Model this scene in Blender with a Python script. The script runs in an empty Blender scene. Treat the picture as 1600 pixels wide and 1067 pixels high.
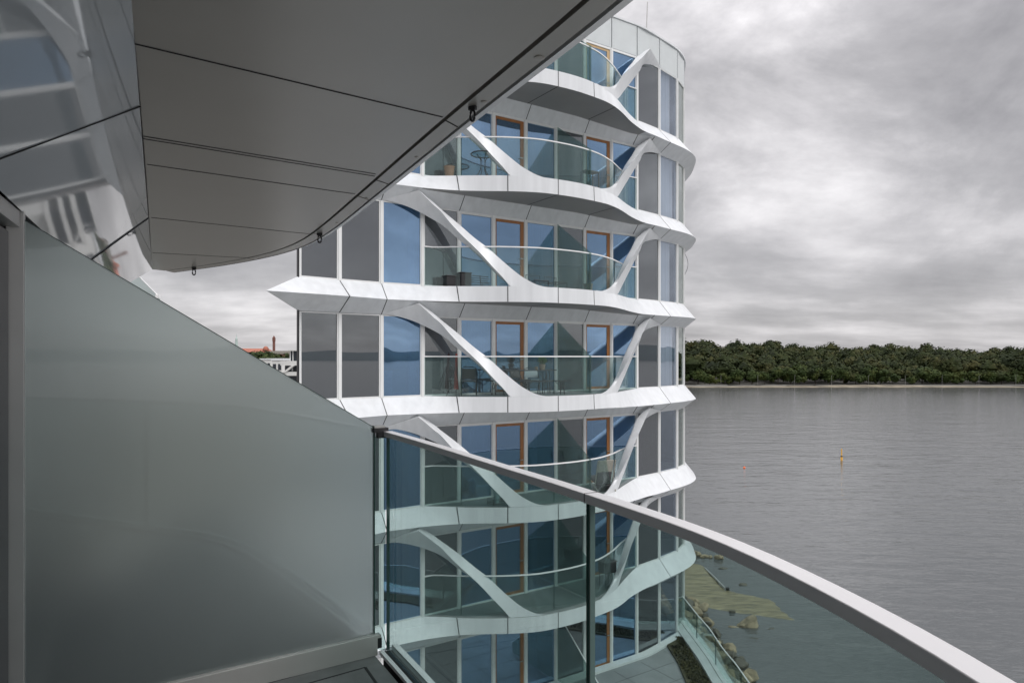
import bpy, bmesh, math, random
from mathutils import Vector, Matrix
random.seed(7)
R = math.radians
sc = bpy.context.scene
COL = sc.collection

# ------------------------------------------------------------------ camera
cam = bpy.data.cameras.new("Camera")
cam.sensor_width = 36.0
cam.lens = 24.0
cam.shift_y = 0.0147
cam.clip_start = 0.02
cam.clip_end = 20000
camo = bpy.data.objects.new("Camera", cam)
COL.objects.link(camo)
camo.location = (0, 0, 0)
camo.rotation_euler = (R(90), 0, 0)
sc.camera = camo

# ------------------------------------------------------------------ light
SUN_DIR = Vector((0.62, -0.42, 0.80)).normalized()     # towards the sun
sun = bpy.data.lights.new("Sun", 'SUN')
sun.energy = 0.9
sun.angle = R(22)
sun.color = (1.0, 0.975, 0.94)
suno = bpy.data.objects.new("Sun", sun)
COL.objects.link(suno)
suno.rotation_euler = SUN_DIR.to_track_quat('Z', 'Y').to_euler()

world = bpy.data.worlds.new("World")
sc.world = world
world.use_nodes = True
wn, wl = world.node_tree.nodes, world.node_tree.links
wn.clear()
out = wn.new('ShaderNodeOutputWorld')
sky = wn.new('ShaderNodeTexSky')
sky.sky_type = 'NISHITA'
sky.sun_disc = False
sky.sun_elevation = math.asin(SUN_DIR.z)
sky.sun_rotation = math.atan2(SUN_DIR.x, SUN_DIR.y)
bg_sky = wn.new('ShaderNodeBackground')
bg_sky.inputs['Strength'].default_value = 0.1
wl.new(sky.outputs[0], bg_sky.inputs['Color'])
tc = wn.new('ShaderNodeTexCoord')
sep = wn.new('ShaderNodeSeparateXYZ')
wl.new(tc.outputs['Generated'], sep.inputs[0])

def wmath(op, a, b=None):
    n = wn.new('ShaderNodeMath')
    n.operation = op
    for i, q in enumerate((a, b)):
        if q is None:
            continue
        if isinstance(q, (int, float)):
            n.inputs[i].default_value = q
        else:
            wl.new(q, n.inputs[i])
    return n.outputs[0]
zc = wmath('MAXIMUM', sep.outputs['Z'], 0.0)
den = wmath('ADD', zc, 0.16)
cu = wmath('DIVIDE', sep.outputs['X'], den)
cv = wmath('DIVIDE', sep.outputs['Y'], den)
cmb = wn.new('ShaderNodeCombineXYZ')
wl.new(cu, cmb.inputs[0]); wl.new(cv, cmb.inputs[1])
mp = wn.new('ShaderNodeMapping')
mp.inputs['Rotation'].default_value = (0, 0, R(48))
mp.inputs['Scale'].default_value = (0.8, 1.25, 1)
mp.inputs['Location'].default_value = (3.1, 0.7, 0)
wl.new(cmb.outputs[0], mp.inputs[0])
mp2 = wn.new('ShaderNodeMapping')
mp2.inputs['Rotation'].default_value = (0, R(-24), R(12))
mp2.inputs['Scale'].default_value = (1.0, 1.0, 1.65)
wl.new(tc.outputs['Generated'], mp2.inputs[0])
n1 = wn.new('ShaderNodeTexNoise')
n1.inputs['Scale'].default_value = 3.4
n1.inputs['Detail'].default_value = 9
n1.inputs['Roughness'].default_value = 0.60
n1.inputs['Distortion'].default_value = 0.25
wl.new(mp2.outputs[0], n1.inputs['Vector'])
n2 = wn.new('ShaderNodeTexNoise')
n2.inputs['Scale'].default_value = 0.8
n2.inputs['Detail'].default_value = 7
n2.inputs['Roughness'].default_value = 0.55
wl.new(mp.outputs[0], n2.inputs['Vector'])
lo_w = wn.new('ShaderNodeMapRange')
lo_w.inputs['From Min'].default_value = 0.03
lo_w.inputs['From Max'].default_value = 0.22
lo_w.inputs['To Min'].default_value = 0.30
lo_w.inputs['To Max'].default_value = 0.72
wl.new(sep.outputs['Z'], lo_w.inputs[0])
mixn = wmath('ADD', wmath('MULTIPLY', n1.outputs['Fac'], lo_w.outputs[0]), wmath('MULTIPLY', n2.outputs['Fac'], wmath('SUBTRACT', 1.0, lo_w.outputs[0])))
ramp = wn.new('ShaderNodeValToRGB')
cr = ramp.color_ramp
cr.elements[0].position = 0.365; cr.elements[0].color = (0.235, 0.229, 0.239, 1)
cr.elements[1].position = 0.65; cr.elements[1].color = (0.62, 0.605, 0.615, 1)
e = cr.elements.new(0.475); e.color = (0.33, 0.322, 0.332, 1)
e = cr.elements.new(0.55); e.color = (0.44, 0.428, 0.439, 1)
wl.new(mixn, ramp.inputs[0])
# an overcast sky is brighter overhead than at the horizon
mr = wn.new('ShaderNodeMapRange')
mr.inputs['From Min'].default_value = 0.36
mr.inputs['From Max'].default_value = 0.85
mr.inputs['To Min'].default_value = 1.0
mr.inputs['To Max'].default_value = 3.2
wl.new(sep.outputs['Z'], mr.inputs[0])
bg_c = wn.new('ShaderNodeBackground')
wl.new(ramp.outputs[0], bg_c.inputs['Color'])
wl.new(mr.outputs[0], bg_c.inputs['Strength'])
mixs = wn.new('ShaderNodeMixShader')
mixs.inputs[0].default_value = 0.96
wl.new(bg_sky.outputs[0], mixs.inputs[1]); wl.new(bg_c.outputs[0], mixs.inputs[2])
wl.new(mixs.outputs[0], out.inputs['Surface'])

sc.view_settings.view_transform = 'Standard'
sc.view_settings.look = 'None'
sc.view_settings.exposure = 0.64
sc.view_settings.gamma = 1.0
try:
    sc.cycles.max_bounces = 10
    sc.cycles.transparent_max_bounces = 32
    sc.cycles.glossy_bounces = 5
    sc.cycles.caustics_reflective = True
    sc.cycles.blur_glossy = 1.0
    sc.cycles.caustics_refractive = False
except Exception:
    pass

# ------------------------------------------------------------------ materials
def new_mat(name):
    m = bpy.data.materials.new(name)
    m.use_nodes = True
    return m, m.node_tree.nodes, m.node_tree.links

def principled(name, col, rough=0.5, metal=0.0, var=0.0, scale=4.0, bump=0.0, bscale=40.0, spec=0.5, rvar=0.0, stretch=(1, 1, 1)):
    m, n, l = new_mat(name)
    b = n['Principled BSDF']
    b.inputs['Base Color'].default_value = (*col, 1)
    b.inputs['Roughness'].default_value = rough
    b.inputs['Metallic'].default_value = metal
    b.inputs['Specular IOR Level'].default_value = spec
    t = n.new('ShaderNodeTexCoord')
    mp_ = n.new('ShaderNodeMapping')
    mp_.inputs['Scale'].default_value = stretch
    l.new(t.outputs['Object'], mp_.inputs[0])
    if var > 0:
        ns = n.new('ShaderNodeTexNoise')
        ns.inputs['Scale'].default_value = scale
        ns.inputs['Detail'].default_value = 5
        l.new(mp_.outputs[0], ns.inputs['Vector'])
        rp = n.new('ShaderNodeValToRGB')
        rp.color_ramp.elements[0].position = 0.3
        rp.color_ramp.elements[1].position = 0.7
        rp.color_ramp.elements[0].color = (*[c * (1 - var) for c in col], 1)
        rp.color_ramp.elements[1].color = (*[min(1, c * (1 + var)) for c in col], 1)
        l.new(ns.outputs['Fac'], rp.inputs[0])
        l.new(rp.outputs[0], b.inputs['Base Color'])
        if rvar > 0:
            mr_ = n.new('ShaderNodeMapRange')
            mr_.inputs['To Min'].default_value = max(0, rough - rvar)
            mr_.inputs['To Max'].default_value = rough + rvar
            l.new(ns.outputs['Fac'], mr_.inputs[0])
            l.new(mr_.outputs[0], b.inputs['Roughness'])
    if bump > 0:
        nb = n.new('ShaderNodeTexNoise')
        nb.inputs['Scale'].default_value = bscale
        nb.inputs['Detail'].default_value = 6
        l.new(mp_.outputs[0], nb.inputs['Vector'])
        bp = n.new('ShaderNodeBump')
        bp.inputs['Strength'].default_value = bump
        l.new(nb.outputs['Fac'], bp.inputs['Height'])
        l.new(bp.outputs[0], b.inputs['Normal'])
    return m

def schlick(n, l, f0):
    """reflectance F0+(1-F0)(1-|cos|)^5, the same from both sides of a face"""
    g = n.new('ShaderNodeNewGeometry')
    d = n.new('ShaderNodeVectorMath'); d.operation = 'DOT_PRODUCT'
    l.new(g.outputs['Normal'], d.inputs[0]); l.new(g.outputs['Incoming'], d.inputs[1])
    def mt(op, a, b=None):
        k = n.new('ShaderNodeMath'); k.operation = op
        for i, q in enumerate((a, b)):
            if q is None: continue
            if isinstance(q, (int, float)): k.inputs[i].default_value = q
            else: l.new(q, k.inputs[i])
        return k.outputs[0]
    c = mt('ABSOLUTE', d.outputs['Value'])
    p5 = mt('POWER', mt('SUBTRACT', 1.0, c), 5.0)
    return mt('ADD', mt('MULTIPLY', p5, 1 - f0), f0), p5

def glass(name, tint, f0=0.04, gl=(1, 1, 1), rough=0.0, dirt=0.0, dirtcol=(0.5, 0.55, 0.55), wav=0.0):
    m, n, l = new_mat(name)
    n.remove(n['Principled BSDF'])
    o = n['Material Output']
    t = n.new('ShaderNodeBsdfTransparent'); t.inputs[0].default_value = (*tint, 1)
    g = n.new('ShaderNodeBsdfGlossy'); g.inputs['Roughness'].default_value = rough
    if wav > 0:
        gw = n.new('ShaderNodeNewGeometry')
        nw = n.new('ShaderNodeTexNoise'); nw.inputs['Scale'].default_value = 0.9; nw.inputs['Detail'].default_value = 1
        l.new(gw.outputs['Position'], nw.inputs['Vector'])
        bw = n.new('ShaderNodeBump'); bw.inputs['Strength'].default_value = wav; bw.inputs['Distance'].default_value = 0.012
        l.new(nw.outputs['Fac'], bw.inputs['Height']); l.new(bw.outputs[0], g.inputs['Normal'])
    F, p5 = schlick(n, l, f0)
    mc = n.new('ShaderNodeMix'); mc.data_type = 'RGBA'
    mc.inputs['A'].default_value = (*gl, 1); mc.inputs['B'].default_value = (1, 1, 1, 1)
    l.new(p5, mc.inputs['Factor']); l.new(mc.outputs['Result'], g.inputs['Color'])
    mx = n.new('ShaderNodeMixShader')
    l.new(F, mx.inputs[0]); l.new(t.outputs[0], mx.inputs[1]); l.new(g.outputs[0], mx.inputs[2])
    last = mx
    if dirt > 0:
        d = n.new('ShaderNodeBsdfDiffuse'); d.inputs[0].default_value = (*dirtcol, 1)
        tcn = n.new('ShaderNodeTexCoord')
        mpn = n.new('ShaderNodeMapping'); mpn.inputs['Scale'].default_value = (14, 14, 0.7)
        l.new(tcn.outputs['Object'], mpn.inputs[0])
        nz = n.new('ShaderNodeTexNoise'); nz.inputs['Scale'].default_value = 2.5; nz.inputs['Detail'].default_value = 6
        l.new(mpn.outputs[0], nz.inputs['Vector'])
        mrn = n.new('ShaderNodeMapRange')
        mrn.inputs['From Min'].default_value = 0.35; mrn.inputs['From Max'].default_value = 0.8
        mrn.inputs['To Min'].default_value = dirt * 0.35; mrn.inputs['To Max'].default_value = dirt
        l.new(nz.outputs['Fac'], mrn.inputs[0])
        m2 = n.new('ShaderNodeMixShader')
        l.new(mrn.outputs[0], m2.inputs[0]); l.new(mx.outputs[0], m2.inputs[1]); l.new(d.outputs[0], m2.inputs[2])
        last = m2
    l.new(last.outputs[0], o.inputs['Surface'])
    return m

M = {}
M['white'] = principled('white_cladding', (0.70, 0.72, 0.738), 0.38, var=0.065, scale=2.6, rvar=0.07, stretch=(1.8, 1.8, 0.16))
M['joint'] = principled('dark_joint', (0.02, 0.02, 0.022), 0.8)
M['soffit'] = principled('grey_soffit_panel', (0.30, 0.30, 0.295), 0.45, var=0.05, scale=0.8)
M['deck'] = principled('deck_tiles', (0.20, 0.215, 0.215), 0.7, var=0.15, scale=2.0)
M['mullion'] = principled('pale_aluminium', (0.76, 0.77, 0.765), 0.35, var=0.03, scale=2)
M['wood'] = principled('oiled_timber', (0.33, 0.135, 0.042), 0.45, var=0.18, scale=6, stretch=(1, 1, 0.12))
M['palewood'] = principled('pale_timber', (0.55, 0.38, 0.2), 0.5, var=0.1, scale=6, stretch=(1, 1, 0.12))
def spandrel():
    m, n, l = new_mat('grey_spandrel_glass')
    n.remove(n['Principled BSDF']); o = n['Material Output']
    d = n.new('ShaderNodeBsdfDiffuse'); d.inputs[0].default_value = (0.05, 0.05, 0.055, 1)
    g = n.new('ShaderNodeBsdfGlossy'); g.inputs['Roughness'].default_value = 0.0; g.inputs['Color'].default_value = (0.90, 0.97, 1.0, 1)
    F, p5 = schlick(n, l, 0.23)
    mx = n.new('ShaderNodeMixShader')
    l.new(F, mx.inputs[0]); l.new(d.outputs[0], mx.inputs[1]); l.new(g.outputs[0], mx.inputs[2])
    l.new(mx.outputs[0], o.inputs['Surface'])
    return m
M['greypane'] = spandrel()
M['palepane'] = glass('pale_reflective_glass', (0.5, 0.56, 0.55), 0.42, (0.86, 0.93, 0.90), 0.0)
M['bluepane'] = glass('blue_solar_glass', (0.46, 0.57, 0.66), 0.52, (0.46, 0.69, 0.97), 0.0, wav=.35)
M['clearpane'] = glass('clear_window_glass', (0.88, 0.91, 0.95), 0.30, (0.82, 0.90, 1.0), 0.0, wav=.3)
M['railglass'] = glass('balcony_glass', (0.84, 0.905, 0.895), 0.035, (0.9, 1, 1), 0.0, dirt=0.05)
M['screen'] = glass('screen_glass', (0.66, 0.76, 0.74), 0.04, (0.9, 1, 1), 0.03, dirt=0.32, dirtcol=(0.30, 0.37, 0.36))
M['curtain'] = principled('pale_curtain', (0.78, 0.78, 0.76), 0.9, var=0.05, scale=8, stretch=(6, 6, 0.2))
M['room'] = principled('room_plaster', (0.34, 0.33, 0.32), 0.9, var=0.05)
M['roofpanel'] = principled('parapet_panel', (0.60, 0.635, 0.64), 0.3, var=0.03, scale=3, spec=0.6)
M['rail'] = principled('white_handrail', (0.82, 0.82, 0.82), 0.35, var=0.03)
M['dark'] = principled('black_metal', (0.018, 0.018, 0.02), 0.45, var=0.1)
M['steel'] = principled('brushed_steel', (0.55, 0.55, 0.53), 0.3, metal=0.9, var=0.06, scale=10)

# near balcony
M['nearsoffit'] = principled('near_soffit_metal', (0.42, 0.41, 0.385), 0.32, metal=0.35, var=0.06, scale=1.3, rvar=0.06, bump=0.010, bscale=1.6)
M['fascia'] = principled('glossy_grey_cladding', (0.38, 0.405, 0.425), 0.035, metal=0.12, var=0.03, scale=0.9, bump=0.012, bscale=14)
M['nearframe'] = principled('aluminium_frame', (0.52, 0.51, 0.50), 0.4, metal=0.4, var=0.05)
M['nearfloor'] = principled('grey_floor_tile', (0.16, 0.163, 0.165), 0.62, var=0.22, scale=7, bump=0.05, bscale=60)
M['baserail'] = principled('base_aluminium', (0.52, 0.505, 0.49), 0.42, metal=0.35, var=0.04, scale=3)
M['nearglass'] = glass('laminated_glass', (0.705, 0.79, 0.778), 0.03, (0.9, 1, 1), 0.0, dirt=0.07, dirtcol=(0.42, 0.5, 0.5))
M['glassedge'] = principled('glass_edge', (0.012, 0.05, 0.042), 0.15, spec=0.8)
M['edge_reflection'] = principled('glass_edge_painted_reflection', (0.22, 0.27, 0.26), 0.2)  # paler copy of the glass edge, with its reflection put into the colour
M['neartop'] = principled('handrail_aluminium', (0.92, 0.91, 0.92), 0.28, metal=0.12, var=0.02, scale=6)

def frosted():
    m, n, l = new_mat('frosted_glass')
    n.remove(n['Principled BSDF']); o = n['Material Output']
    d = n.new('ShaderNodeBsdfDiffuse'); d.inputs[0].default_value = (0.38, 0.42, 0.415, 1)
    t = n.new('ShaderNodeBsdfTranslucent'); t.inputs[0].default_value = (0.78, 0.87, 0.855, 1)
    r = n.new('ShaderNodeBsdfRefraction'); r.inputs['Color'].default_value = (0.90, 0.945, 0.935, 1)
    r.inputs['Roughness'].default_value = 0.68; r.inputs['IOR'].default_value = 1.15
    a = n.new('ShaderNodeMixShader'); a.inputs[0].default_value = 0.7
    l.new(d.outputs[0], a.inputs[1]); l.new(t.outputs[0], a.inputs[2])
    b = n.new('ShaderNodeMixShader'); b.inputs[0].default_value = 0.78
    l.new(a.outputs[0], b.inputs[1]); l.new(r.outputs[0], b.inputs[2])
    g = n.new('ShaderNodeBsdfGlossy'); g.inputs['Roughness'].default_value = 0.015
    g.inputs['Color'].default_value = (0.9, 1, 1, 1)
    F, p5 = schlick(n, l, 0.05)
    mx = n.new('ShaderNodeMixShader')
    l.new(F, mx.inputs[0]); l.new(b.outputs[0], mx.inputs[1]); l.new(g.outputs[0], mx.inputs[2])
    l.new(mx.outputs[0], o.inputs['Surface'])
    return m
M['frost'] = frosted()

def water_mat():
    m, n, l = new_mat('sea_water')
    n.remove(n['Principled BSDF']); o = n['Material Output']
    t = n.new('ShaderNodeTexCoord')
    prev = None
    for (scl, rot, stx, dist, strn) in ((0.16, 25, 0.45, 0.30, 0.5), (0.8, 24, 0.36, 0.15, 0.7), (2.4, 30, 0.45, 0.045, 0.7)):
        mp_ = n.new('ShaderNodeMapping')
        mp_.inputs['Rotation'].default_value = (0, 0, R(rot))
        mp_.inputs['Scale'].default_value = (stx, 1, 1)
        l.new(t.outputs['Object'], mp_.inputs[0])
        ns = n.new('ShaderNodeTexNoise')
        ns.inputs['Scale'].default_value = scl
        ns.inputs['Detail'].default_value = 4
        ns.inputs['Distortion'].default_value = 0.4
        l.new(mp_.outputs[0], ns.inputs['Vector'])
        bp = n.new('ShaderNodeBump')
        bp.inputs['Strength'].default_value = strn
        bp.inputs['Distance'].default_value = dist
        l.new(ns.outputs['Fac'], bp.inputs['Height'])
        if prev is not None:
            l.new(prev.outputs[0], bp.inputs['Normal'])
        prev = bp
    d = n.new('ShaderNodeBsdfDiffuse'); d.inputs[0].default_value = (0.075, 0.083, 0.086, 1)
    g = n.new('ShaderNodeBsdfGlossy'); g.inputs['Roughness'].default_value = 0.14; g.distribution = 'MULTI_GGX'
    l.new(prev.outputs[0], g.inputs['Normal']); l.new(prev.outputs[0], d.inputs['Normal'])
    F, p5 = schlick(n, l, 0.14)
    for lk in list(l):
        if lk.to_node.type == 'VECT_MATH' and lk.from_socket.name == 'Normal': l.new(prev.outputs[0], lk.to_socket)
    mx = n.new('ShaderNodeMixShader')
    l.new(F, mx.inputs[0]); l.new(d.outputs[0], mx.inputs[1]); l.new(g.outputs[0], mx.inputs[2])
    l.new(mx.outputs[0], o.inputs['Surface'])
    return m
M['water'] = water_mat()
M['land'] = principled('quay_ground', (0.115, 0.112, 0.10), 0.9, var=0.3, scale=0.05)
M['sand'] = principled('beach_sand', (0.19, 0.165, 0.12), 0.95, var=0.5, scale=0.15)
M['shoal'] = principled('olive_shoal', (0.19, 0.162, 0.092), 0.4, var=0.5, scale=1.6, bump=0.5, bscale=5, stretch=(0.7, 4.5, 1))
M['rock'] = principled('granite_boulder', (0.29, 0.235, 0.155), 0.85, var=0.5, scale=3.5, bump=0.5, bscale=9)
M['rockdark'] = principled('wet_boulder', (0.10, 0.09, 0.068), 0.6, var=0.35, scale=2.5, bump=0.5, bscale=9)
M['paving'] = principled('terrace_paving', (0.26, 0.27, 0.275), 0.75, var=0.10, scale=1.2)
M['kerb'] = principled('white_concrete', (0.66, 0.68, 0.68), 0.6, var=0.07, scale=2)
M['bed'] = principled('sedum_bed', (0.062, 0.055, 0.028), 0.95, var=0.5, scale=5, bump=0.8, bscale=14)
M['hill'] = principled('far_hill', (0.075, 0.105, 0.115), 1.0, var=0.15, scale=0.01)

def leaf_mat(name, a, b_, c, scale):
    m, n, l = new_mat(name)
    b = n['Principled BSDF']; b.inputs['Roughness'].default_value = 0.75
    b.inputs['Specular IOR Level'].default_value = 0.2
    g = n.new('ShaderNodeNewGeometry')
    ns = n.new('ShaderNodeTexNoise'); ns.inputs['Scale'].default_value = scale; ns.inputs['Detail'].default_value = 3
    l.new(g.outputs['Position'], ns.inputs['Vector'])
    rp = n.new('ShaderNodeValToRGB')
    rp.color_ramp.elements[0].position = 0.32; rp.color_ramp.elements[0].color = (*a, 1)
    rp.color_ramp.elements[1].position = 0.72; rp.color_ramp.elements[1].color = (*c, 1)
    e_ = rp.color_ramp.elements.new(0.5); e_.color = (*b_, 1)
    l.new(ns.outputs['Fac'], rp.inputs[0]); l.new(rp.outputs[0], b.inputs['Base Color'])
    return m
M['leaf'] = leaf_mat('beech_leaves', (0.012, 0.020, 0.006), (0.026, 0.037, 0.009), (0.058, 0.055, 0.015), 0.10)
M['leaf2'] = leaf_mat('oak_leaves', (0.018, 0.031, 0.008), (0.034, 0.053, 0.012), (0.066, 0.075, 0.018), 0.2)
M['bark'] = principled('bark', (0.06, 0.05, 0.04), 0.9, var=0.2)
M['redroof'] = principled('red_roof_tiles', (0.36, 0.13, 0.085), 0.8, var=0.15, scale=0.5)
M['brick'] = principled('dark_brick', (0.20, 0.09, 0.07), 0.9, var=0.15, scale=0.8)
M['copper'] = principled('green_copper', (0.42, 0.52, 0.49), 0.6, var=0.1)
M['plaster'] = principled('white_render', (0.72, 0.72, 0.70), 0.8, var=0.05)
M['darkglass'] = principled('dark_window', (0.03, 0.035, 0.045), 0.08, spec=0.7)
M['orange'] = principled('orange_float', (0.85, 0.16, 0.03), 0.4)
M['yellow'] = principled('yellow_marker', (0.80, 0.42, 0.04), 0.4, var=0.1)
M['terracotta'] = principled('woven_basket', (0.24, 0.19, 0.14), 0.85, var=0.25, scale=30)
M['greytextile'] = principled('grey_textile', (0.085, 0.083, 0.085), 0.8, var=0.15, scale=30)
M['beigetextile'] = principled('beige_textile', (0.33, 0.32, 0.28), 0.85, var=0.12, scale=12)
M['red'] = principled('red_cloth', (0.25, 0.06, 0.05), 0.9, var=0.2)
M['bluegrey'] = principled('pale_blue_plastic', (0.48, 0.58, 0.62), 0.45)
M['plantgreen'] = principled('pot_plant', (0.04, 0.09, 0.025), 0.7, var=0.4, scale=12)
M['cabinet'] = principled('white_lacquer', (0.75, 0.77, 0.74), 0.4)

# ------------------------------------------------------------------ mesh helpers
class MB:
    def __init__(self):
        self.v = []; self.f = []; self.m = []
    def poly(self, pts, mi=0):
        b = len(self.v)
        self.v += [tuple(p) for p in pts]
        self.f.append(tuple(range(b, b + len(pts)))); self.m.append(mi)
    def box(self, c, s, rz=0.0, mi=0):
        """c centre, s full size, turned rz about z"""
        ca, sa = math.cos(rz), math.sin(rz)
        b = len(self.v)
        for dz in (-.5, .5):
            for dx, dy in ((-.5, -.5), (.5, -.5), (.5, .5), (-.5, .5)):
                x, y = dx * s[0], dy * s[1]
                self.v.append((c[0] + x * ca - y * sa, c[1] + x * sa + y * ca, c[2] + dz * s[2]))
        for q in ((3, 2, 1, 0), (4, 5, 6, 7), (0, 1, 5, 4), (1, 2, 6, 5), (2, 3, 7, 6), (3, 0, 4, 7)):
            self.f.append(tuple(b + i for i in q)); self.m.append(mi)
    def hexa(self, lo, hi, mi=0):
        """two quads of corners joined into a solid"""
        b = len(self.v); n = len(lo)
        self.v += [tuple(p) for p in lo] + [tuple(p) for p in hi]
        self.f.append(tuple(b + i for i in reversed(range(n)))); self.m.append(mi)
        self.f.append(tuple(b + n + i for i in range(n))); self.m.append(mi)
        for i in range(n):
            j = (i + 1) % n
            self.f.append((b + i, b + j, b + n + j, b + n + i)); self.m.append(mi)
    def prism(self, poly, z0, z1, mi=0):
        self.hexa([(p[0], p[1], z0) for p in poly], [(p[0], p[1], z1) for p in poly], mi)
    def loft(self, rows, mis=None, closed=True, caps=True):
        n = len(rows[0]); b = len(self.v)
        for r in rows:
            self.v += [tuple(p) for p in r]
        k = n if closed else n - 1
        for i in range(len(rows) - 1):
            for j in range(k):
                j2 = (j + 1) % n
                self.f.append((b + i * n + j, b + i * n + j2, b + (i + 1) * n + j2, b + (i + 1) * n + j))
                mi = 0
                if mis is not None:
                    mi = mis(i, j) if callable(mis) else mis[j]
                self.m.append(mi)
        if caps and closed:
            self.f.append(tuple(b + j for j in reversed(range(n)))); self.m.append(0)
            e0 = b + (len(rows) - 1) * n
            self.f.append(tuple(e0 + j for j in range(n))); self.m.append(0)
    def tube(self, path, r, n=8, mi=0, r2=None):
        path = [Vector(p) for p in path]
        rows = []
        for i, p in enumerate(path):
            if i == 0: t = path[1] - p
            elif i == len(path) - 1: t = p - path[i - 1]
            else: t = (path[i + 1] - path[i - 1])
            t.normalize()
            a = t.cross(Vector((0, 0, 1)))
            if a.length < 1e-3: a = t.cross(Vector((1, 0, 0)))
            a.normalize(); c = t.cross(a)
            rr = r if r2 is None else r + (r2 - r) * i / (len(path) - 1)
            rows.append([p + (a * math.cos(2 * math.pi * k / n) + c * math.sin(2 * math.pi * k / n)) * rr for k in range(n)])
        self.loft(rows, [mi] * n)
    def lathe(self, prof, c, n=16, mi=0):
        rows = [[(c[0] + r * math.cos(2 * math.pi * k / n), c[1] + r * math.sin(2 * math.pi * k / n), c[2] + z) for k in range(n)] for r, z in prof]
        self.loft(rows, [mi] * n)
    def build(self, name, mats, parent=None, smooth=None, bevel=0.0):
        me = bpy.data.meshes.new(name)
        me.from_pydata(self.v, [], self.f)
        if not isinstance(mats, (list, tuple)): mats = [mats]
        for mt in mats: me.materials.append(mt)
        for p, mi in zip(me.polygons, self.m): p.material_index = mi
        bm = bmesh.new(); bm.from_mesh(me)
        bmesh.ops.remove_doubles(bm, verts=bm.verts, dist=1e-5)
        bmesh.ops.recalc_face_normals(bm, faces=bm.faces)
        bm.to_mesh(me); bm.free()
        if smooth:
            for p in me.polygons: p.use_smooth = True
            me.set_sharp_from_angle(angle=R(smooth))
        o = bpy.data.objects.new(name, me)
        COL.objects.link(o)
        if parent is not None:
            o.parent = parent
            o.matrix_parent_inverse = Matrix.Translation(-Vector(world_loc(parent)))
        if bevel > 0:
            bv = o.modifiers.new('bevel', 'BEVEL'); bv.width = bevel; bv.segments = 2; bv.limit_method = 'ANGLE'; bv.angle_limit = R(40)
        return o

def world_loc(o):
    p = Vector(o.location)
    return p if o.parent is None else p + o.matrix_parent_inverse.to_translation() + world_loc(o.parent)

def tag(o, label=None, cat=None, group=None, kind=None):
    if label: o['label'] = label
    if cat: o['category'] = cat
    if group: o['group'] = group
    if kind: o['kind'] = kind
    return o

def thing(name, loc, label, cat, group=None):
    o = bpy.data.objects.new(name, None)
    o.empty_display_size = 0.3
    o.location = loc
    COL.objects.link(o)
    return tag(o, label, cat, group)

def copy_tree(o, parent=None):
    c = o.copy(); COL.objects.link(c)
    if parent is not None: c.parent = parent
    for ch in list(o.children): copy_tree(ch, c)
    return c

# ------------------------------------------------------------------ the facade frame of the tower
T = Vector((0.834, 0.5517)); T.normalize()
N = Vector((T.y, -T.x))
P0 = Vector((-2.6, 19.85))
def PM(s, d, z):
    """straight frame of the tower's main front: s along it, d out of it"""
    q = P0 + T * s + N * d
    return (q.x, q.y, z)

# plan of the outer wall, s measured along it; s = 0..8.5 is the straight front behind the balconies
def nodexy(s): q = P0 + T * s; return (q.x, q.y)
NODES = [(-12.9, (-7.9, 28.6)), (-8.9, (-7.0, 24.5)), (-6.3, (-6.05, 20.3)), (-3.75, (-5.50, 17.55)), (-2.57, (-4.64, 18.34)), (-1.28, nodexy(-1.28)),
         (8.5, nodexy(8.5)), (9.887, (5.50, 25.5)), (11.24, (6.41, 26.5)), (12.26, (6.90, 27.4)), (13.39, (7.15, 28.5)), (14.9, (7.35, 30.0)), (18.9, (7.5, 34.0))]
def build_nodes():
    out_ = []
    for i, (s, p) in enumerate(NODES):
        p = Vector(p)
        ns = []
        for j in (i - 1, i):
            if 0 <= j < len(NODES) - 1:
                a, b = Vector(NODES[j][1]), Vector(NODES[j + 1][1])
                t = (b - a).normalized(); ns.append(Vector((t.y, -t.x)))
        if len(ns) == 2:
            m = (ns[0] + ns[1]).normalized()
            nrm = m / max(0.35, m.dot(ns[0]))
        else: nrm = ns[0]
        out_.append((s, p, nrm))
    res = []
    for q in out_:
        res.append(q)
        if abs(q[0] + 1.28) < 1e-6: res.append((-0.9, P0 + T * -0.9, N.copy()))
    res2 = []
    for q in res:
        if abs(q[0] - 8.5) < 1e-6: res2.append((8.1, P0 + T * 8.1, N.copy()))
        res2.append(q)
    return res2
def dense(nodes):
    res = []
    for i in range(len(nodes) - 1):
        s0, p0 = nodes[i]; s1, p1 = nodes[i + 1]
        if s0 < 8.4 or s0 > 14: res.append(nodes[i]); continue
        def tan(k):
            if k == 6: return Vector((T.x, T.y))
            a = Vector(nodes[k - 1][1]); b = Vector(nodes[k + 1][1]); return (b - a) / (nodes[k + 1][0] - nodes[k - 1][0])
        h = s1 - s0
        for q in range(6):
            t = q / 6
            p = Vector(p0) * (2*t**3 - 3*t*t + 1) + tan(i) * h * (t**3 - 2*t*t + t) + Vector(p1) * (3*t*t - 2*t**3) + tan(i + 1) * h * (t**3 - t*t)
            res.append((s0 + h * t, (p.x, p.y)))
    res.append(nodes[-1]); return res
NODES = dense(NODES)
WN = build_nodes()
def PW(s, d, z):
    for i in range(len(WN) - 1):
        if s <= WN[i + 1][0] + 1e-9 or i == len(WN) - 2:
            s0, p0, n0 = WN[i]; s1, p1, n1 = WN[i + 1]
            k = (s - s0) / (s1 - s0)
            q = p0.lerp(p1, k) + n0.lerp(n1, k) * d
            return (q.x, q.y, z)
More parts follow.
